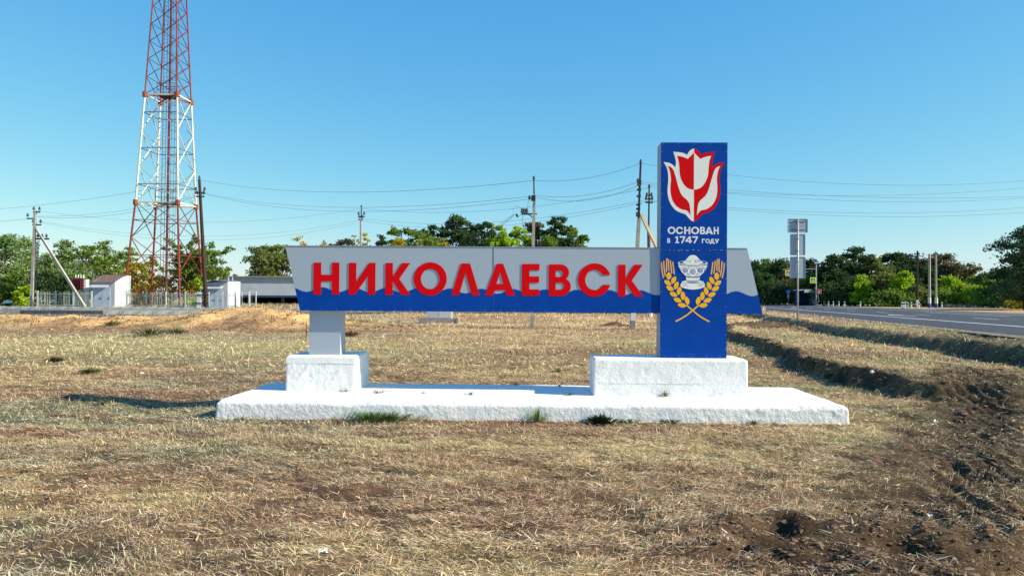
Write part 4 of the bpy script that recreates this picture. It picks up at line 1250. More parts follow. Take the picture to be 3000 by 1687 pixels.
# bollards
def bollard_proto():
    e = empty('bollard', (0,0,0)); tag(e, 'x', 'bollard', 'striped marker posts beyond the highway')
    mb = MB(); mb.tube([(0,0,-.1),(0,0,.46)], .085, 8); mb.build('lower_post', M_fencew, e)
    mb = MB(); mb.tube([(0,0,.461),(0,0,.60)], .085, 8); mb.build('black_band', M_blackm, e)
    mb = MB(); mb.lathe([(.085,.601),(.085,.68),(.05,.73)], (0,0,0), 8); mb.build('cap', M_fencew, e)
    return e
bp_ = bollard_proto(); first = True
bl = [(2414.5,118,'leftmost of the row of five white posts with black band right of the bus shelter'),
      (2427,116,'second of the five white posts right of the bus shelter'),
      (2441,114,'middle one of the five white posts right of the bus shelter'),
      (2457.5,113,'fourth of the five white posts right of the bus shelter'),
      (2474,110,'last of the five white posts right of the bus shelter'),
      (2520.5,110,'white post standing alone in front of the dark trees'),
      (2579,121,'small distant white post between the lone post and the clustered posts'),
      (2642,95,'tall thin post at the left end of the post cluster at the verge'),
      (2646,84,'nearest left post in the cluster by the low rail'),
      (2651,90,'second post in the cluster by the low rail'),
      (2658.5,84,'middle near post in the cluster by the low rail'),
      (2669.5,93,'right post in the cluster by the low rail'),
      (2692,92,'post beside the white foot of the utility pole'),
      (2759,100,'small dark post right of the twin poles')]
kids = list(bp_.children)
for px_, D_, lab in bl:
    if first: r_ = bp_; first = False
    else:
        r_ = copy_obj(bp_)
        for c in kids: copy_obj(c, r_)
    r_.location = gat(px_, D_); r_['label'] = lab
# low rail
a = gat(2640, 97); b2 = gat(2700, 97); e = empty('guard_rail', a); tag(e, 'low dark guard rail behind the clustered marker posts', 'guard rail')
mb = MB(); mb.box(0, (b2-a).x, 0, .06, .35, .52); mb.build('rail', M_galvd, e)
for k in range(3):
    mb = MB(); x = .1+k*((b2-a).x-.3)/2; mb.box(x, x+.1, .065, .16, -.1, .5); mb.build('post', M_galvd, e)
a = gat(2760, 104); b2 = gat(2925, 104); e = empty('guard_rail', a); tag(e, 'long low barrier in front of the bushes at the right', 'guard rail')
mb = MB(); mb.box(0, (b2-a).x, 0, .06, .25, .45); mb.build('rail', M_galvd, e)
for k in range(5):
    mb = MB(); x = .1+k*((b2-a).x-.3)/4; mb.box(x, x+.1, .065, .16, -.1, .45); mb.build('post', M_galvd, e)
# poles on the right
b = gat(2687, 96); pr, tr = pole('utility_pole', b, at(2688,735,96), 'dark slim pole with white painted foot and small crossarm beyond the highway', 'utility pole', .17, .12, M_wood, 6, (1.0, M_concw))
crossarm(pr, (tr.x+.2, 0, tr.z-.65), .55, 3, 1.5)
b = gat(2723, 98); pr, tr = pole('portal_pole', b, at(2723,744,98), 'pair of grey poles joined by a top bar, with blue and white feet', 'utility pole', .17, .13, M_conc, 6, (1.3, M_concw))
c2 = gat(2743, 98)-b; t2 = at(2742,746,98)-b
mb = MB(); mb.tube([c2-Vector((0,0,.3)), t2], [.17,.13], 6); mb.build('shaft', M_conc, pr)
mb = MB(); mb.tube([c2, c2+Vector((0,0,1.3))], [.19,.18], 6); mb.build('painted_foot', M_concw, pr)
mb = MB(); mb.tube([tr-Vector((0,0,.4)), t2-Vector((0,0,.35))], .06, 6); mb.build('crossbar', M_conc, pr)
for q, o_ in ((Vector((0,0,0)),'a'), (c2,'b')):
    mb = MB(); mb.tube([q+Vector((0,0,.0)), q+Vector((0,0,.55))], .2, 6); mb.build('blue_band', mat('band_blue', (.03,.10,.30), .7), pr)

# ------------------------------------------------------------------ trees
GREENS = {
 'pine': ((0.078,0.156,0.046),(0.273,0.377,0.111)),
 'dark': ((0.026,0.058,0.026),(0.098,0.156,0.049)),
 'blue': ((0.029,0.065,0.039),(0.091,0.156,0.072)),
 'green': ((0.078,0.143,0.026),(0.234,0.325,0.058)),
 'bright': ((0.169,0.286,0.016),(0.442,0.598,0.039)),
 'yellow': ((0.286,0.260,0.026),(0.546,0.390,0.039)),
 'olive': ((0.091,0.130,0.039),(0.286,0.312,0.078)),
 'brown': ((0.078,0.072,0.039),(0.195,0.169,0.085)),
 'gold': ((.28,.23,.03),(.50,.42,.06)),
}
def leaves(centers, size, rng, flat=.0):
    n = len(centers)
    u = rng.normal(size=(n,3)); u /= np.linalg.norm(u, axis=1)[:,None]
    v = rng.normal(size=(n,3)); v -= u*(u*v).sum(1)[:,None]; v /= np.linalg.norm(v, axis=1)[:,None]
    s = size*(.6+.8*rng.random(n))[:,None]
    V = np.stack([centers-u*s, centers-v*s*.45, centers+u*s, centers+v*s*.45], 1).reshape(-1,3)
    return V, np.arange(n*4).reshape(n,4)
def crown_points(kind, h, wd, rng, n):
    """leaf centres for a crown, base of tree at origin"""
    clumps = []
    limbs = []
    if kind == 'pine':
        lv = 9
        for i in range(lv):
            t = .22+.78*i/(lv-1)
            z = h*t
            L = wd/2*(1.1*(1-t)**.85+.13)*rng.uniform(.65, 1.15)
            nb = rng.integers(4, 7) if i < lv-1 else 2
            for j in range(nb):
                a = rng.uniform(0, 2*math.pi); l = L*rng.uniform(.55, 1.1)
                end = np.array([math.cos(a)*l, math.sin(a)*l, min(z+l*.28, h*.98)])
                limbs.append((np.array([0,0,z]), end))
                for q in (.5, .75, 1.0):
                    c = np.array([0,0,z])*(1-q)+end*q+rng.normal(size=3)*.06*wd
                    clumps.append((c, (.085+.05*rng.random())*wd, .55))
        clumps.append((np.array([0,0,h*.97]), .07*wd, .9))
    elif kind == 'broad':
        nl = 17
        a0 = rng.uniform(0, 6.28)
        for i in range(nl):
            a = a0+i*2.39996+rng.normal()*.3; t = (i+.5)/nl
            z = h*(.20+.64*t)+rng.normal()*.03*h
            prof = math.sqrt(max(.06, 1-((t-.38)/.66)**2))
            rr = wd/2*.66*prof*rng.uniform(.55, 1.15)*(0.35 if i == nl-1 else 1)
            lc = np.array([math.cos(a)*rr, math.sin(a)*rr, z]); lr = wd*.20*rng.uniform(.75, 1.3)*(.7+.3*prof)
            limbs.append((np.array([0,0,h*.25]), lc))
            for j in range(9):
                d = rng.normal(size=3); d /= np.linalg.norm(d); d[2] = abs(d[2])*.9-.25
                c = lc+d*lr*rng.uniform(.55, 1.0); c[2] = min(c[2], h*.97)
                clumps.append((c, lr*.30, .75))
    elif kind == 'bush':
        for j in range(46):
            a = rng.uniform(0, 2*math.pi); t = rng.random(); z = h*(.10+.84*t)
            rr = wd/2*math.sqrt(max(.05, 1-(t*1.02)**2))*rng.uniform(.35, 1.0)
            c = np.array([math.cos(a)*rr, math.sin(a)*rr, z])
            clumps.append((c, .12*wd*rng.uniform(.6,1.2), .8))
            if j % 4 == 0: limbs.append((np.array([0,0,0.02*h]), c))
    elif kind == 'airy':
        for j in range(26):
            a = rng.uniform(0, 2*math.pi); z0 = h*rng.uniform(.15,.6); l = wd/2*rng.uniform(.5,1.1)
            st = np.array([0,0,z0]); end = np.array([math.cos(a)*l, math.sin(a)*l*.8, min(z0+l*rng.uniform(.5,1.2), h)])
            limbs.append((st, end))
            for q in np.linspace(.35, 1.05, 6):
                c = st*(1-q)+end*q; c[2] -= .18*l*q*q*rng.random()
                clumps.append((c+rng.normal(size=3)*.03*wd, .05*wd*rng.uniform(.6,1.2), .6))
    cc = np.array([c for c, _, _ in clumps]); rr = np.array([r for _, r, _ in clumps]); fl = np.array([f for _, _, f in clumps])
    idx = rng.choice(len(cc), n, p=(rr**1.6)/(rr**1.6).sum())
    p = cc[idx]+rng.normal(size=(n,3))*rr[idx][:,None]*np.stack([np.ones(n), np.ones(n), fl[idx]], 1)*.62
    # stretch the crown to the height and spread the tree has
    q = np.percentile(p[:,2], 99.3); f = h/q; p[:,2] *= f
    for ax in (0, 1):
        lo, hi = np.percentile(p[:,ax], 2.5), np.percentile(p[:,ax], 97.5)
        p[:,ax] = (p[:,ax]-(lo+hi)/2*.6)*(wd/(hi-lo))
    limbs = [(a*np.array([1,1,min(f,1.1)]), b_*np.array([1,1,min(f,1.1)])) for a, b_ in limbs]
    p[:,2] = np.maximum(p[:,2], .04*h+.1*h*rng.random(n) if kind == 'bush' else .14*h+.1*h*rng.random(n))
    return p, limbs
TSEED = [100]
def tree(px, ytop, wpx, D, kind, tint, label, group=None, name=None, dens=1.0, cat='tree', leaf=None):
    TSEED[0] += 1
    rng = np.random.default_rng(TSEED[0])
    base = gat(px, D); top = at(px, ytop, D)
    h = top.z-base.z; wd = wpx/F*D
    e = empty(name or {'pine':'pine_tree','broad':'leafy_tree','bush':'bush','airy':'airy_tree'}[kind], base)
    tag(e, label, cat, group)
    n = int(min(12000, max(1800, 85*wd*h*dens))) if kind != 'bush' else int(min(6000, max(900, 110*wd*h*dens)))
    ls = leaf if leaf else (.30 if kind == 'pine' else .30)*(D/100)**.5*.62
    p, limbs = crown_points(kind, h, wd, rng, n)
    V, Fc = leaves(p, ls, rng)
    cm = np_mesh('crown', V, Fc, leaf_mat('leaf_'+tint, *GREENS[tint]))
    link_mesh('crown', cm, e)
    mb = MB()
    if kind != 'bush':
        bx, by = rng.uniform(-.03,.03,2)*h
        mb.tube([(0,0,-.3), (bx*.4,by*.4,h*.3), (bx*.3,by*.3,h*.62), (0,0,h*.93)], [h*.024+.03, h*.019+.02, h*.012+.01, .015], 7)
    for a, b_ in limbs:
        mid = (a+b_)/2; mid[2] -= .04*h
        mb.tube([a, mid, b_], [.010*h, .007*h, .003*h], 4)
    mb.build('trunk' if kind != 'bush' else 'stems', M_barkp if kind == 'pine' else M_bark, e)
    return e
LT = 'pines and trees behind the fenced yard'
tree(12, 690, 130, 78, 'pine', 'pine', 'dense tall pine at the far left edge of the view', LT, dens=1.5)
tree(-60, 705, 120, 84, 'pine', 'pine', 'pine half cut off by the left edge of the view', LT)
tree(75, 700, 90, 82, 'pine', 'pine', 'pine with two sparse tops just left of the strutted concrete pole', LT)
tree(140, 745, 90, 90, 'pine', 'pine', 'shorter pine right behind the strutted concrete pole', LT)
tree(187, 706, 95, 86, 'pine', 'pine', 'pine with a knobbly top left of the white kiosk', LT)
tree(252, 722, 105, 80, 'broad', 'green', 'fuller green tree directly above the white kiosk roof', LT, dens=1.5)
tree(304, 708, 75, 88, 'pine', 'pine', 'slender pine with an open layered top left of the mast', LT)
tree(335, 742, 100, 84, 'broad', 'green', 'rounded green tree between the slender pine and the mast', LT, dens=1.3)
tree(372, 726, 50, 92, 'pine', 'pine', 'small pine tip touching the left leg of the mast', LT)
tree(50, 800, 90, 72, 'broad', 'green', 'low green tree below the sparse pine at the left', LT)
tree(215, 790, 90, 77, 'broad', 'pine', 'low green tree behind the dark red transformer', LT)
tree(135, 795, 105, 70, 'bush', 'dark', 'dark evergreen bush behind the left picket fence', 'bushes round the yard', cat='bush', dens=1.6)
tree(190, 812, 60, 72, 'bush', 'dark', 'small dark bush beside the dark red transformer', 'bushes round the yard', cat='bush', dens=1.4)
tree(72, 840, 55, 68, 'bush', 'bright', 'small bright green bush left of the strutted concrete pole', 'bushes round the yard', cat='bush')
tree(20, 850, 90, 72, 'bush', 'green', 'low green bush at the left edge', 'bushes round the yard', cat='bush')
tree(400, 772, 75, 78, 'broad', 'gold', 'golden autumn tree between the left legs of the mast', LT, dens=1.3)
tree(440, 752, 70, 88, 'broad', 'olive', 'olive green tree behind the middle of the mast', LT)
tree(470, 812, 95, 74, 'bush', 'yellow', 'yellow-green bush at the foot of the mast', 'bushes round the yard', cat='bush', dens=1.3)
tree(415, 835, 70, 73, 'bush', 'gold', 'golden bush just behind the picket fence inside the mast', 'bushes round the yard', cat='bush')
tree(545, 700, 90, 75, 'airy', 'pine', 'tall feathery green tree against the right leg of the mast', LT, dens=2.2)
tree(560, 745, 110, 74, 'broad', 'green', 'full green tree just behind the dark leaning pole', LT, dens=1.6)
tree(600, 712, 120, 73, 'airy', 'green', 'tree with arching branches reaching right of the dark leaning pole', LT, dens=1.6)
tree(585, 810, 80, 71, 'bush', 'bright', 'bright green bush left of the second kiosk', 'bushes round the yard', cat='bush')
MT = 'trees rising behind the sign beam'
tree(810, 722, 145, 112, 'broad', 'olive', 'large round yellowish green tree behind the long grey building', MT, dens=2.4)
tree(770, 765, 70, 108, 'airy', 'olive', 'thin pale branches at the left side of the large round tree', MT)
tree(660, 803, 40, 150, 'bush', 'pine', 'tiny distant tree above the roof of the second kiosk', MT, 'distant_tree')
tree(690, 805, 30, 150, 'bush', 'pine', 'smallest distant tree above the long grey building', MT, 'distant_tree')
tree(925, 700, 90, 100, 'airy', 'yellow', 'thin yellow twigs just above the beam over the letter И', MT, dens=.6)
tree(998, 703, 85, 100, 'broad', 'brown', 'brownish dome-shaped treetop left of the slim pole', MT, dens=1.6)
tree(1075, 690, 70, 100, 'airy', 'yellow', 'sparse yellowing treetop just right of the slim pole', MT, dens=.5)
tree(1118, 692, 50, 100, 'pine', 'blue', 'small layered pine top over the letter К', MT)
tree(1195, 671, 125, 105, 'broad', 'green', 'green dome-shaped tree right of the small layered pine', MT, dens=2)
tree(1168, 702, 75, 98, 'bush', 'yellow', 'low yellow crown in front of the green dome-shaped tree', MT, dens=1.2)
tree(1225, 706, 60, 98, 'bush', 'olive', 'low olive crown just above the beam over the letter О', MT)
tree(1268, 664, 80, 106, 'broad', 'blue', 'dark bluish tree left of the tallest dark tree', MT, dens=1.8)
tree(1345, 640, 125, 108, 'broad', 'dark', 'tallest dark bluish tree above the middle of the beam', MT, dens=2.2)
tree(1300, 705, 50, 98, 'bush', 'gold', 'little patch of golden leaves at the foot of the tallest dark tree', MT)
tree(1420, 655, 95, 107, 'broad', 'dark', 'dark tree between the tallest tree and the bright green ones', MT, dens=2)
tree(1462, 665, 80, 99, 'broad', 'bright', 'bright green tree, left one of the two, left of the switch pole', MT, dens=2.2)
tree(1515, 668, 85, 100, 'broad', 'bright', 'bright green tree, right one of the two, left of the switch pole', MT, dens=2.2)
tree(1568, 655, 80, 106, 'broad', 'brown', 'brownish tree directly behind the switch pole', MT, dens=1.8)
tree(1625, 640, 120, 107, 'broad', 'dark', 'tall dark tree right of the switch pole', MT, dens=2.2)
tree(1672, 668, 75, 105, 'broad', 'green', 'mid-green tree stepping down right of the tall dark tree', MT, dens=2)
tree(1706, 692, 60, 104, 'broad', 'green', 'rightmost and lowest tree of the group above the beam', MT, dens=2)
tree(1385, 688, 120, 101, 'bush', 'dark', 'low dark crown under the tallest dark tree', MT, dens=1.6)
tree(1545, 692, 110, 102, 'bush', 'dark', 'low dark crown left of the switch pole below the brownish tree', MT, dens=1.6)
tree(1245, 690, 110, 102, 'bush', 'green', 'low green crown between the green dome and the dark bluish tree', MT, dens=1.6)
tree(1665, 698, 110, 101, 'bush', 'dark', 'low dark crown at the right end of the group above the beam', MT, dens=1.6)
tree(1610, 695, 80, 100, 'bush', 'green', 'low green crown just above the beam right of the switch pole', MT, dens=1.3)
RT = 'woodland beyond the highway'
fr = [
 (2205,768,75,138,'pine','dark','first dark pine right of the sloping end of the beam'),
 (2245,764,80,142,'pine','green','pine with lighter green top left of the sign plates'),
 (2285,762,80,138,'pine','dark','dark pine just left of the sign plates'),
 (2335,766,80,142,'pine','dark','dark pine hidden behind the sign plates'),
 (2375,762,70,140,'pine','dark','dark pine right behind the solar panel'),
 (2225,800,110,132,'broad','dark','shaded leafy tree low behind the beam end'),
 (2320,805,100,134,'broad','brown','brownish shaded tree above the bus shelter'),
 (2412,785,60,126,'broad','brown','reddish brown dry crown right of the solar panel'),
 (2445,752,110,124,'broad','dark','broad dark tree between the solar panel and the tallest wood top'),
 (2505,728,110,126,'broad','dark','tallest dark tree of the wood beyond the highway'),
 (2555,760,105,124,'broad','olive','olive tree right of the tallest wood top'),
 (2612,744,90,128,'broad','dark','dark round tree left of the slim pole with white foot'),
 (2662,748,85,130,'pine','blue','bluish tree right behind the slim pole with white foot'),
 (2705,778,90,122,'broad','dark','dark tree behind the twin poles'),
 (2765,747,125,124,'broad','brown','grey-brown domed tree right of the twin poles'),
 (2820,782,90,124,'broad','olive','olive tree right of the grey-brown domed tree'),
 (2845,790,75,128,'airy','olive','thin bare-looking crown in the dip of the tree line'),
 (2890,800,110,116,'broad','green','green tree in the lower part of the tree line'),
 (2945,790,110,104,'broad','dark','dark spreading tree left of the tall edge tree'),
 (2590,800,100,118,'broad','olive','lower olive tree in front of the dark round tree'),
 (2660,800,80,120,'broad','dark','low dark tree behind the clustered marker posts'),
]
for a in fr: tree(*a[:6], a[6], RT, dens=2.3 if a[4] == 'broad' else 2.0)
tree(3022, 668, 170, 76, 'broad', 'blue', 'tall dark tree cut by the right edge of the view', RT, dens=1.8)
tree(3060, 690, 200, 80, 'broad', 'dark', 'dark tree mostly beyond the right edge of the view', RT, dens=1.8)
tree(3000, 800, 110, 84, 'broad', 'dark', 'low dark tree under the tall tree at the right edge', RT, dens=1.8)
RB = 'bushes at the edge of the woodland'
fb = [
 (2430,830,90,120,'dark','dark bush right of the bus shelter'),
 (2490,815,100,121,'dark','dark bush behind the lone marker post'),
 (2523,808,55,117,'bright','sunlit yellow-green bush below the tallest wood top'),
 (2560,835,90,118,'dark','dark bush right of the sunlit yellow-green bush'),
 (2618,848,105,112,'green','wide low green bush left of the clustered posts'),
 (2645,798,70,114,'bright','tall sunlit yellow-green bush left of the slim white-footed pole'),
 (2680,838,70,112,'olive','olive bush behind the slim white-footed pole'),
 (2725,835,80,115,'dark','dark bush between the twin poles'),
 (2785,812,75,113,'bright','sunlit yellow-green bush right of the twin poles'),
 (2765,850,80,110,'green','low green bush right beside the twin poles'),
 (2830,832,95,112,'olive','olive bush in the dip of the tree line'),
 (2862,838,80,108,'bright','pale sunlit bush in front of the lower tree line'),
 (2905,845,90,104,'green','green bush left of the dark spreading tree'),
 (2950,850,90,99,'dark','dark bush near the right edge'),
 (2984,870,60,90,'yellow','small yellow bush at the right edge beside the road'),
 (2330,838,50,128,'olive','pale bush behind the left side of the bus shelter'),
 (2250,825,110,128,'dark','dark undergrowth bush between the beam end and the round sign'),
 (2300,830,70,131,'dark','dark undergrowth bush behind the round sign'),
]
for px_, yt, wp, D_, ti, lab in fb: tree(px_, yt, wp, D_, 'bush', ti, lab, RB, cat='bush', dens=2.0)
tree(2370, 815, 70, 128, 'bush', 'olive', 'olive bush above the bus shelter roof', RB, cat='bush', dens=1.5)

# ------------------------------------------------------------------ grass and straw
rng = np.random.default_rng(7)
def blades(n, y0, y1, lmin, lmax, wbl, stand, seed, xr=.78, weight=None):
    r = np.random.default_rng(seed)
    # uniform over the trapezoid of land in front of the place, with spare width to both sides
    y = np.sqrt(r.random(n)*(y1*y1-y0*y0)+y0*y0)
    x = (r.random(n)*2-1)*(xr*y+1.0)
    keep = r.random(n) > soil_mask(x, y)*.72
    sl = (np.abs(x-.25) < 4.05) & (y > 9.97-.023*x) & (y < 12.1)
    xr_road = 8.6+.187*y
    keep &= ~sl & (x < xr_road+.35*fbm(x*0+y*1.3, y*.7, 14)+.1)
    keep &= r.random(n) < .30+.70*np.maximum(ss(.30, .52, fbm(x*3.6, y*5.2, 3, 3)), ss(18, 32, y))
    patch = fbm(x*1.1, y*1.6, 81)
    keep &= r.random(n) < np.clip(.62+2.2*(patch-.32)+.9*(fbm(x*5, y*7, 86, 2)-.5), .10, 1)
    yb = 31+(fbm(x*.15, x*0, 21)-.5)*3
    bank = (y > yb+1.5) & (x < -5) & (y < yb+9.5)
    keep &= ~(bank & (r.random(n) > .16+.9*ss(.46, .56, fbm(x*1.1, y*1.3, 87))))
    bank = bank[keep]
    x, y = x[keep], y[keep]; n = len(x)
    z = H(x, y)
    c = ground_col(x, y)
    # straw is paler and yellower than the ground beneath it
    t = r.random(n)[:,None]
    c = c*(.45+1.35*t*t+.2*t)
    c = np.where(bank[:,None], np.array([.17,.12,.06])[None]*(.4+1.3*t), c)
    pale = ~bank[:,None] & (r.random(n) < .34*(.35+1.3*fbm(x*2.2, y*3.0, 88)))[:,None]
    tone = np.array([[.72,.58,.36],[.66,.46,.32],[.60,.50,.24],[.70,.64,.46],[.46,.45,.24]])[r.integers(0, 5, n)]
    c = np.minimum(np.where(pale, c*.25+tone*.9, c), .85)
    green = ((r.random(n) < .06) & (fbm(x*.8, y*.8, 91) > .5))[:,None]
    c = np.where(green, np.array([.10,.15,.045]), c)
    L = lmin+(lmax-lmin)*r.random(n)**1.6
    tuft = ss(.5, .62, fbm(x*1.7, y*1.7, 83))
    up = r.random(n) < stand*(.3+1.6*tuft)
    az = r.normal(0, .75, n)+np.where(r.random(n) < .5, 0, math.pi)+(fbm(x*.6, y*.6, 85)-.5)*2.5
    el = np.where(up, r.uniform(.7, 1.45, n), r.uniform(-.02, .45, n))
    L = np.where(up, L*.8, L)
    d = np.stack([np.cos(az)*np.cos(el), np.sin(az)*np.cos(el), np.sin(el)], 1)
    sdv = np.stack([-np.sin(az), np.cos(az), np.zeros(n)], 1)
    sdv = np.where(up[:,None], np.stack([np.ones(n), r.normal(0,.4,n), np.zeros(n)], 1), sdv)
    sdv += np.stack([np.zeros(n), np.zeros(n), r.uniform(-.5,.5,n)], 1)
    sdv /= np.linalg.norm(sdv, axis=1)[:,None]
    p0 = np.stack([x, y, z+np.where(up, -.004, r.uniform(0, .022, n))], 1)
    bend = np.stack([r.normal(0,.25,n), r.normal(0,.25,n), r.uniform(-.15,.25,n)], 1)*L[:,None]*.5
    p1 = p0+d*L[:,None]*.5+bend*.6
    p2 = p0+d*L[:,None]+np.where(up[:,None], bend, np.stack([bend[:,0], bend[:,1], -np.abs(bend[:,2])], 1))
    wv = sdv*(wbl*(.5+.8*r.random(n)+1.8*(r.random(n) < .035)))[:,None]
    V = np.stack([p0-wv, p0+wv, p1+wv*.8, p1-wv*.8, p2], 1).reshape(-1, 3)
    b = np.arange(n)*5
    T = np.concatenate([np.stack([b, b+1, b+2], 1), np.stack([b, b+2, b+3], 1), np.stack([b+3, b+2, b+4], 1)])
    C = np.repeat(c, 5, axis=0)
    return V, T, C
def straw_mat():
    m = bpy.data.materials.new('straw'); m.use_nodes = True
    t = m.node_tree; b = t.nodes['Principled BSDF']; b.inputs['Roughness'].default_value = .75
    b.inputs['Specular IOR Level'].default_value = .15
    a = t.nodes.new('ShaderNodeAttribute'); a.attribute_name = 'Col'
    t.links.new(a.outputs['Color'], b.inputs['Base Color'])
    return m
M_straw = straw_mat()
def grass_obj(name, sets, label):
    Vs, Ts, Cs = [], [], []; off = 0
    for V, T, C in sets:
        Vs.append(V); Ts.append(T+off); Cs.append(C); off += len(V)
    o = link_mesh(name, np_mesh(name, np.concatenate(Vs), np.concatenate(Ts), M_straw, {'Col': np.concatenate(Cs)}))
    return tag(o, label, 'grass', kind='stuff')
grass_obj('dry_grass', [blades(430000, 3.6, 9.5, .022, .105, .0017, .13, 1), blades(260000, 9, 17, .03, .12, .0030, .18, 2), blades(150000, 16, 36, .05, .18, .007, .30, 3), blades(70000, 34, 60, .08, .26, .012, .5, 4)],
          'mown dry grass and straw litter covering the field')

grass_obj('tall_dry_grass', [blades(60000, 64, 90, .25, .6, .018, 3, 5, xr=.62)], 'tall straw-coloured grass round the kiosks and in front of the long grey building')
# loose clods in the churned soil
def clods(n, seed):
    r = np.random.default_rng(seed)
    cx = np.concatenate([r.uniform(1.0, 4.6, n), r.uniform(2.5, 10, n//2), r.uniform(5, 16, n*2)])
    cy = np.concatenate([r.uniform(4.0, 6.2, n), r.uniform(5.5, 17, n//2), r.uniform(12, 40, n*2)])
    k = r.random(len(cx)) < soil_mask(cx, cy); cx, cy = cx[k], cy[k]; m = len(cx)
    sz = (.004+.017*r.random(m)**4)*(1+.09*np.maximum(cy-6, 0))
    th = (1+5**.5)/2
    ico = np.array([(-1,th,0),(1,th,0),(-1,-th,0),(1,-th,0),(0,-1,th),(0,1,th),(0,-1,-th),(0,1,-th),(th,0,-1),(th,0,1),(-th,0,-1),(-th,0,1)])/1.9
    fc = np.array([(0,11,5),(0,5,1),(0,1,7),(0,7,10),(0,10,11),(1,5,9),(5,11,4),(11,10,2),(10,7,6),(7,1,8),(3,9,4),(3,4,2),(3,2,6),(3,6,8),(3,8,9),(4,9,5),(2,4,11),(6,2,10),(8,6,7),(9,8,1)])
    V = ico[None]*(1+r.uniform(-.45,.45,(m,12,1)))*sz[:,None,None]*np.stack([r.uniform(.8,1.7,m), r.uniform(.8,1.3,m), r.uniform(.45,.8,m)],1)[:,None]
    V = V+np.stack([cx, cy, H(cx, cy)+sz*.12], 1)[:,None]
    Fc = fc[None]+(np.arange(m)*12)[:,None,None]
    C = np.repeat((SOIL[None]*(.6+1.1*r.random(m))[:,None]), 12, 0)
    return V.reshape(-1,3), Fc.reshape(-1,3), C
def bank_clods(n, seed):
    r = np.random.default_rng(seed)
    cx = r.uniform(-30, -4, n); cy = r.uniform(31, 42, n)
    yb = 31+(fbm(cx*.15, cx*0, 21)-.5)*3
    k = (cy > yb+1.5) & (cy < yb+8) & (r.random(n) < .15+1.2*ss(.42, .6, fbm(cx*.9, cy*.9, 90)))
    return cx[k], cy[k]
V, T_, C = clods(9000, 77)
bx_, by_ = bank_clods(5000, 78)
r_ = np.random.default_rng(79); m_ = len(bx_)
dirs = r_.normal(size=(m_, 8, 3)); dirs[:,:,2] *= .6
sz_ = (.015+.055*r_.random(m_)**3)
cube = np.array([(-1,-1,-1),(1,-1,-1),(1,1,-1),(-1,1,-1),(-1,-1,1),(1,-1,1),(1,1,1),(-1,1,1)])*.7
Vb = (cube[None]+dirs*.22)*sz_[:,None,None]*np.array([1.3,1,.8])+np.stack([bx_, by_, H(bx_, by_)+sz_*.1], 1)[:,None]
fq = np.array([(0,2,1),(0,3,2),(4,5,6),(4,6,7),(0,1,5),(0,5,4),(1,2,6),(1,6,5),(2,3,7),(2,7,6),(3,0,4),(3,4,7)])
Fb = (fq[None]+(np.arange(m_)*8)[:,None,None]).reshape(-1,3)
Cb = np.repeat(SAND[None]*(.40+.5*r_.random(m_))[:,None], 8, 0)
tag(link_mesh('sand_clods', np_mesh('sand_clods', Vb.reshape(-1,3), Fb, M_straw, {'Col': Cb})), 'loose sandy lumps on the orange bank', 'soil', kind='stuff')
tag(link_mesh('soil_clods', np_mesh('soil_clods', V, T_, M_straw, {'Col': C})), 'loose brown clods in the churned soil and on the ditch banks', 'soil', kind='stuff')

# green weeds by the slab
def weed(px, py, label, wd, h, n, col, leaf=.05, broad=False, z=None, seed=0):
    r = np.random.default_rng(500+seed)
    if z is None:
        p = gpt(px, py)
        if abs(p.x-.25) < 4.2 and 9.4 < p.y < 11: p.y = 9.93-.023*p.x-wd*.12; p.z = Hs(p.x, p.y)
    else:
        rr = ray(px, py); D = (z-CAM_Z)/rr.z; p = Vector((rr.x*D, D, z))
    k = n
    ang = r.uniform(0, 2*math.pi, k); rad = r.random(k)**.6
    el = np.pi/2-rad*1.15
    st = np.stack([np.cos(ang)*rad*wd*.25, np.sin(ang)*rad*wd*.25, np.zeros(k)], 1)
    d = np.stack([np.cos(ang)*np.cos(el), np.sin(ang)*np.cos(el), np.sin(el)], 1)
    L = h*(.5+.6*r.random(k))
    L = np.maximum(L, wd*.4*rad)
    wv = np.stack([-np.sin(ang), np.cos(ang), r.uniform(-.4,.4,k)], 1)*(leaf*(.6+.8*r.random(k)))[:,None]*(.5 if not broad else 1)*.5
    p1 = st+d*L[:,None]*.55; p2 = st+d*L[:,None]; p2[:,2] *= .85
    V = np.stack([st-wv*.3, st+wv*.3, p1+wv, p1-wv, p2], 1).reshape(-1,3)
    b = np.arange(k)*5
    T = np.concatenate([np.stack([b,b+1,b+2],1), np.stack([b,b+2,b+3],1), np.stack([b+3,b+2,b+4],1)])
    c = np.array(col)[None]*(.6+.9*r.random(k))[:,None]
    o = link_mesh('weed', np_mesh('weed', V, T, M_straw, {'Col': np.repeat(c, 5, 0)}))
    o.location = p
    return tag(o, label, 'weed', 'weeds round the slab')
gr = (.085,.15,.04); dkc = (.035,.06,.025); dry = (.10,.06,.045); ol = (.13,.14,.06)
weed(1085, 1240, 'wide low patch of green grass at the left foot of the slab front', .75, .16, 520, gr, .012, seed=1)
weed(1140, 1238, 'green grass patch adjoining the widest patch at the slab front', .6, .13, 360, gr, .012, seed=2)
weed(1210, 1236, 'thin olive grass strip at the slab front under the letter О', .5, .07, 120, ol, .010, seed=3)
weed(1572, 1228, 'feathery bright green weed at the middle of the slab front', .26, .22, 220, (.12,.20,.05), .010, seed=4)
weed(1755, 1228, 'dark broad-leaved weed at the slab front left of the pillar', .38, .15, 170, dkc, .034, True, seed=5)
weed(1830, 1230, 'flat green weed right of the dark broad-leaved weed', .32, .05, 90, gr, .02, seed=6)
weed(1950, 1230, 'flat dark weed at the slab front below the pillar', .30, .05, 80, dkc, .03, seed=7)
weed(2180, 1229, 'small green weed at the slab front right of the plinth', .18, .09, 90, gr, .014, seed=8)
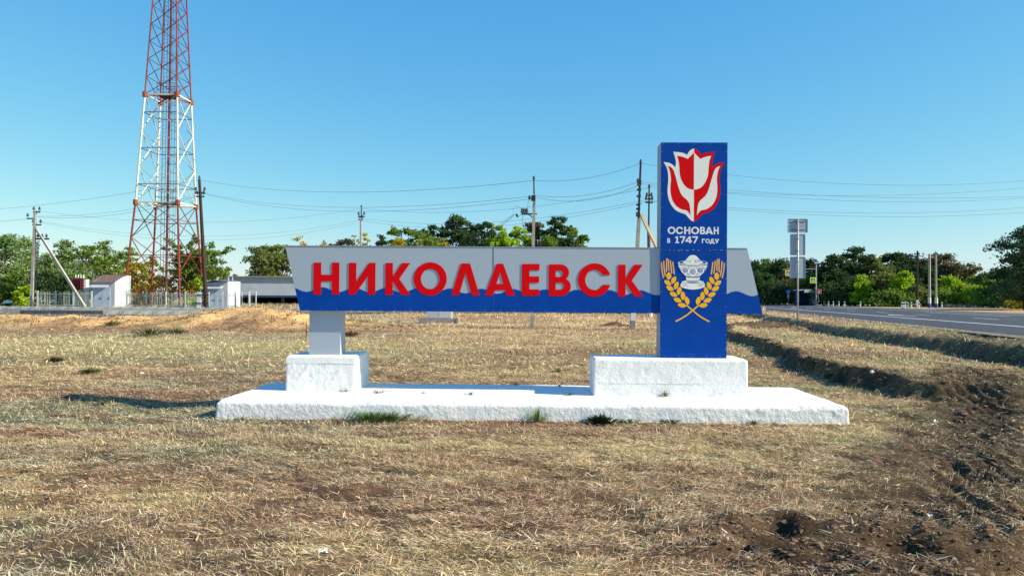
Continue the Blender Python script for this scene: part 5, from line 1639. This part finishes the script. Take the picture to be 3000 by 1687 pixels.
weed(2260, 1240, 'tiny olive weed near the right end of the slab', .16, .05, 50, ol, .014, seed=9)
weed(2230, 1258, 'tiny green weed a step before the right end of the slab', .14, .05, 40, gr, .014, seed=10)
weed(1667, 1158, 'small fresh green weed on the slab left of the wide plinth', .14, .06, 50, gr, .016, z=.232, seed=11)
weed(1948, 1162, 'spiky weed growing on the slab against the wide plinth', .14, .12, 50, ol, .016, z=.232, seed=12)
weed(1755, 1157, 'little green tuft at the left corner of the wide plinth', .10, .04, 30, gr, .012, z=.232, seed=13)
weed(1377, 1156, 'dry dark strip of weeds in a slab crack in the middle', .22, .03, 60, dry, .012, z=.232, seed=14)
weed(1110, 1152, 'dry dark weed strip on the slab right of the narrow plinth', .30, .03, 60, dry, .012, z=.232, seed=15)
weed(1240, 1153, 'tiny green weed on the slab right of the dry weed strip', .08, .05, 24, gr, .012, z=.232, seed=16)
weed(1512, 1128, 'dark dry tuft at the back of the slab, left one of two', .12, .04, 40, dry, .014, z=.232, seed=17)
weed(1638, 1132, 'dark dry tuft at the back of the slab, right one of two', .12, .04, 40, dry, .014, z=.232, seed=18)
weed(1635, 1092, 'pale green weed in the field behind the slab', .30, .16, 130, ol, .012, seed=19)
weed(1010, 1148, 'low green weed at the foot of the narrow plinth front', .2, .03, 40, ol, .012, z=.232, seed=20)
weed(985, 1225, 'small green weed at the slab front left of the grass patches', .12, .07, 40, gr, .012, seed=21)
weed(700, 1235, 'olive weed near the left end of the slab front', .14, .06, 50, ol, .012, seed=22)
weed(310, 1185, 'green weed standing in the shadow of the beam', .22, .14, 90, ol, .012, seed=23)
for i, (px_, py_, lab, s_, cl) in enumerate(((330,955,'grey-green shrub on the sandy bank, upper left', 1.0, ol),(440,985,'low dark shrub at the foot of the sandy bank, left one', 1.6, dkc),(520,978,'low dark shrub at the foot of the sandy bank, right one', 1.1, ol),
        (160,1060,'thin dry bush in the left field', .5, dry),(265,1095,'thin olive bush in the left field', .5, ol),(1025,985,'reddish dry shrub right of the silver column', .9, (.16,.08,.05)),
        (2430,1108,'green tuft in the dark ditch right of the slab', .3, gr))):
    weed(px_, py_, lab, s_, s_*.35, 260, cl, .03, seed=40+i)

# ------------------------------------------------------------------ litter and stones
def lump(name, px, py, s, m, label, cat, flat=.6, seed=0, grp='litter and stones in the field'):
    r = random.Random(seed); p = gpt(px, py)
    n, k = 9, 6; vs = []; fs = []
    for i in range(k+1):
        th = math.pi*i/k
        for j in range(n):
            a = 2*math.pi*j/n; rr = s*(.75+.5*r.random())
            vs.append((rr*math.sin(th)*math.cos(a), rr*math.sin(th)*math.sin(a)*.8, rr*math.cos(th)*flat))
    for i in range(k):
        for j in range(n): fs.append((i*n+j, (i+1)*n+j, (i+1)*n+(j+1)%n, i*n+(j+1)%n))
    mb = MB(); mb.add(vs, fs); o = mb.build(name, m, loc=p+Vector((0,0,s*flat*.5)))
    return tag(o, label, cat, grp)
lump('dirt_clod', 2200, 1625, .045, M_rock, 'dark dirt clod standing alone at the lower right of the field', 'clod', .9, 1)
lump('white_stone', 2346, 1257, .018, M_paper, 'small white stone in front of the right half of the slab', 'stone', .8, 2)
lump('white_stone', 2555, 1093, .035, M_paper, 'white stone lying on the dark ditch bank', 'stone', .9, 3)
lump('white_stone', 1985, 1235, .02, M_paper, 'white chip of plaster near the slab front below the pillar', 'stone', .5, 4)
lump('white_stone', 1790, 1235, .018, M_paper, 'white chip right of the dark broad-leaved weed', 'stone', .5, 5)
lump('plaster_lump', 978, 1262, .03, mat('pale_plaster', (.55,.53,.5), .9), 'pale plaster lump left of the slab grass patches', 'stone', .8, 6)
lump('white_stone', 2795, 1640, .012, M_paper, 'tiny bright piece of litter in the dark pit', 'litter', .9, 7)
def paper(px, py, w_, l_, label, rot=0, seed=0, crump=.02):
    r = random.Random(seed); p = gpt(px, py); vs = []; n = 5
    for i in range(n+1):
        for j in range(n+1): vs.append(((i/n-.5)*w_, (j/n-.5)*l_, r.random()*crump+.012))
    fs = [(i*(n+1)+j, (i+1)*(n+1)+j, (i+1)*(n+1)+j+1, i*(n+1)+j+1) for i in range(n) for j in range(n)]
    mb = MB(); mb.add(vs, fs); o = mb.build('paper_scrap', M_paper, loc=p); o.rotation_euler = (R(20), 0, rot)
    return tag(o, label, 'litter', 'litter and stones in the field')
paper(947, 1620, .055, .04, 'crumpled white packet in the foreground grass, left of centre', .3, 1)
paper(417, 1096, .08, .06, 'white scrap lying in the left field', .1, 2)
paper(2738, 1242, .05, .05, 'white scrap in the grass right of the slab', .5, 3, .05)
paper(250, 1431, .035, .02, 'small pale scrap in the lower left grass', .2, 4)
paper(2722, 1517, .04, .03, 'white and red scrap in the rutted soil at the right', .2, 5)
paper(2362, 1012, .07, .05, 'white scrap between the two ditches', .2, 6, .05)
p = gpt(412, 1131); mb = MB(); mb.tube([(-.22,0,.03),(0,.0,.035),(.22,.01,.03)], .006, 5); o = mb.build('stick', mat('bleached_wood', (.6,.5,.35), .9), loc=p); tag(o, 'thin bleached stick lying in the left field', 'stick')
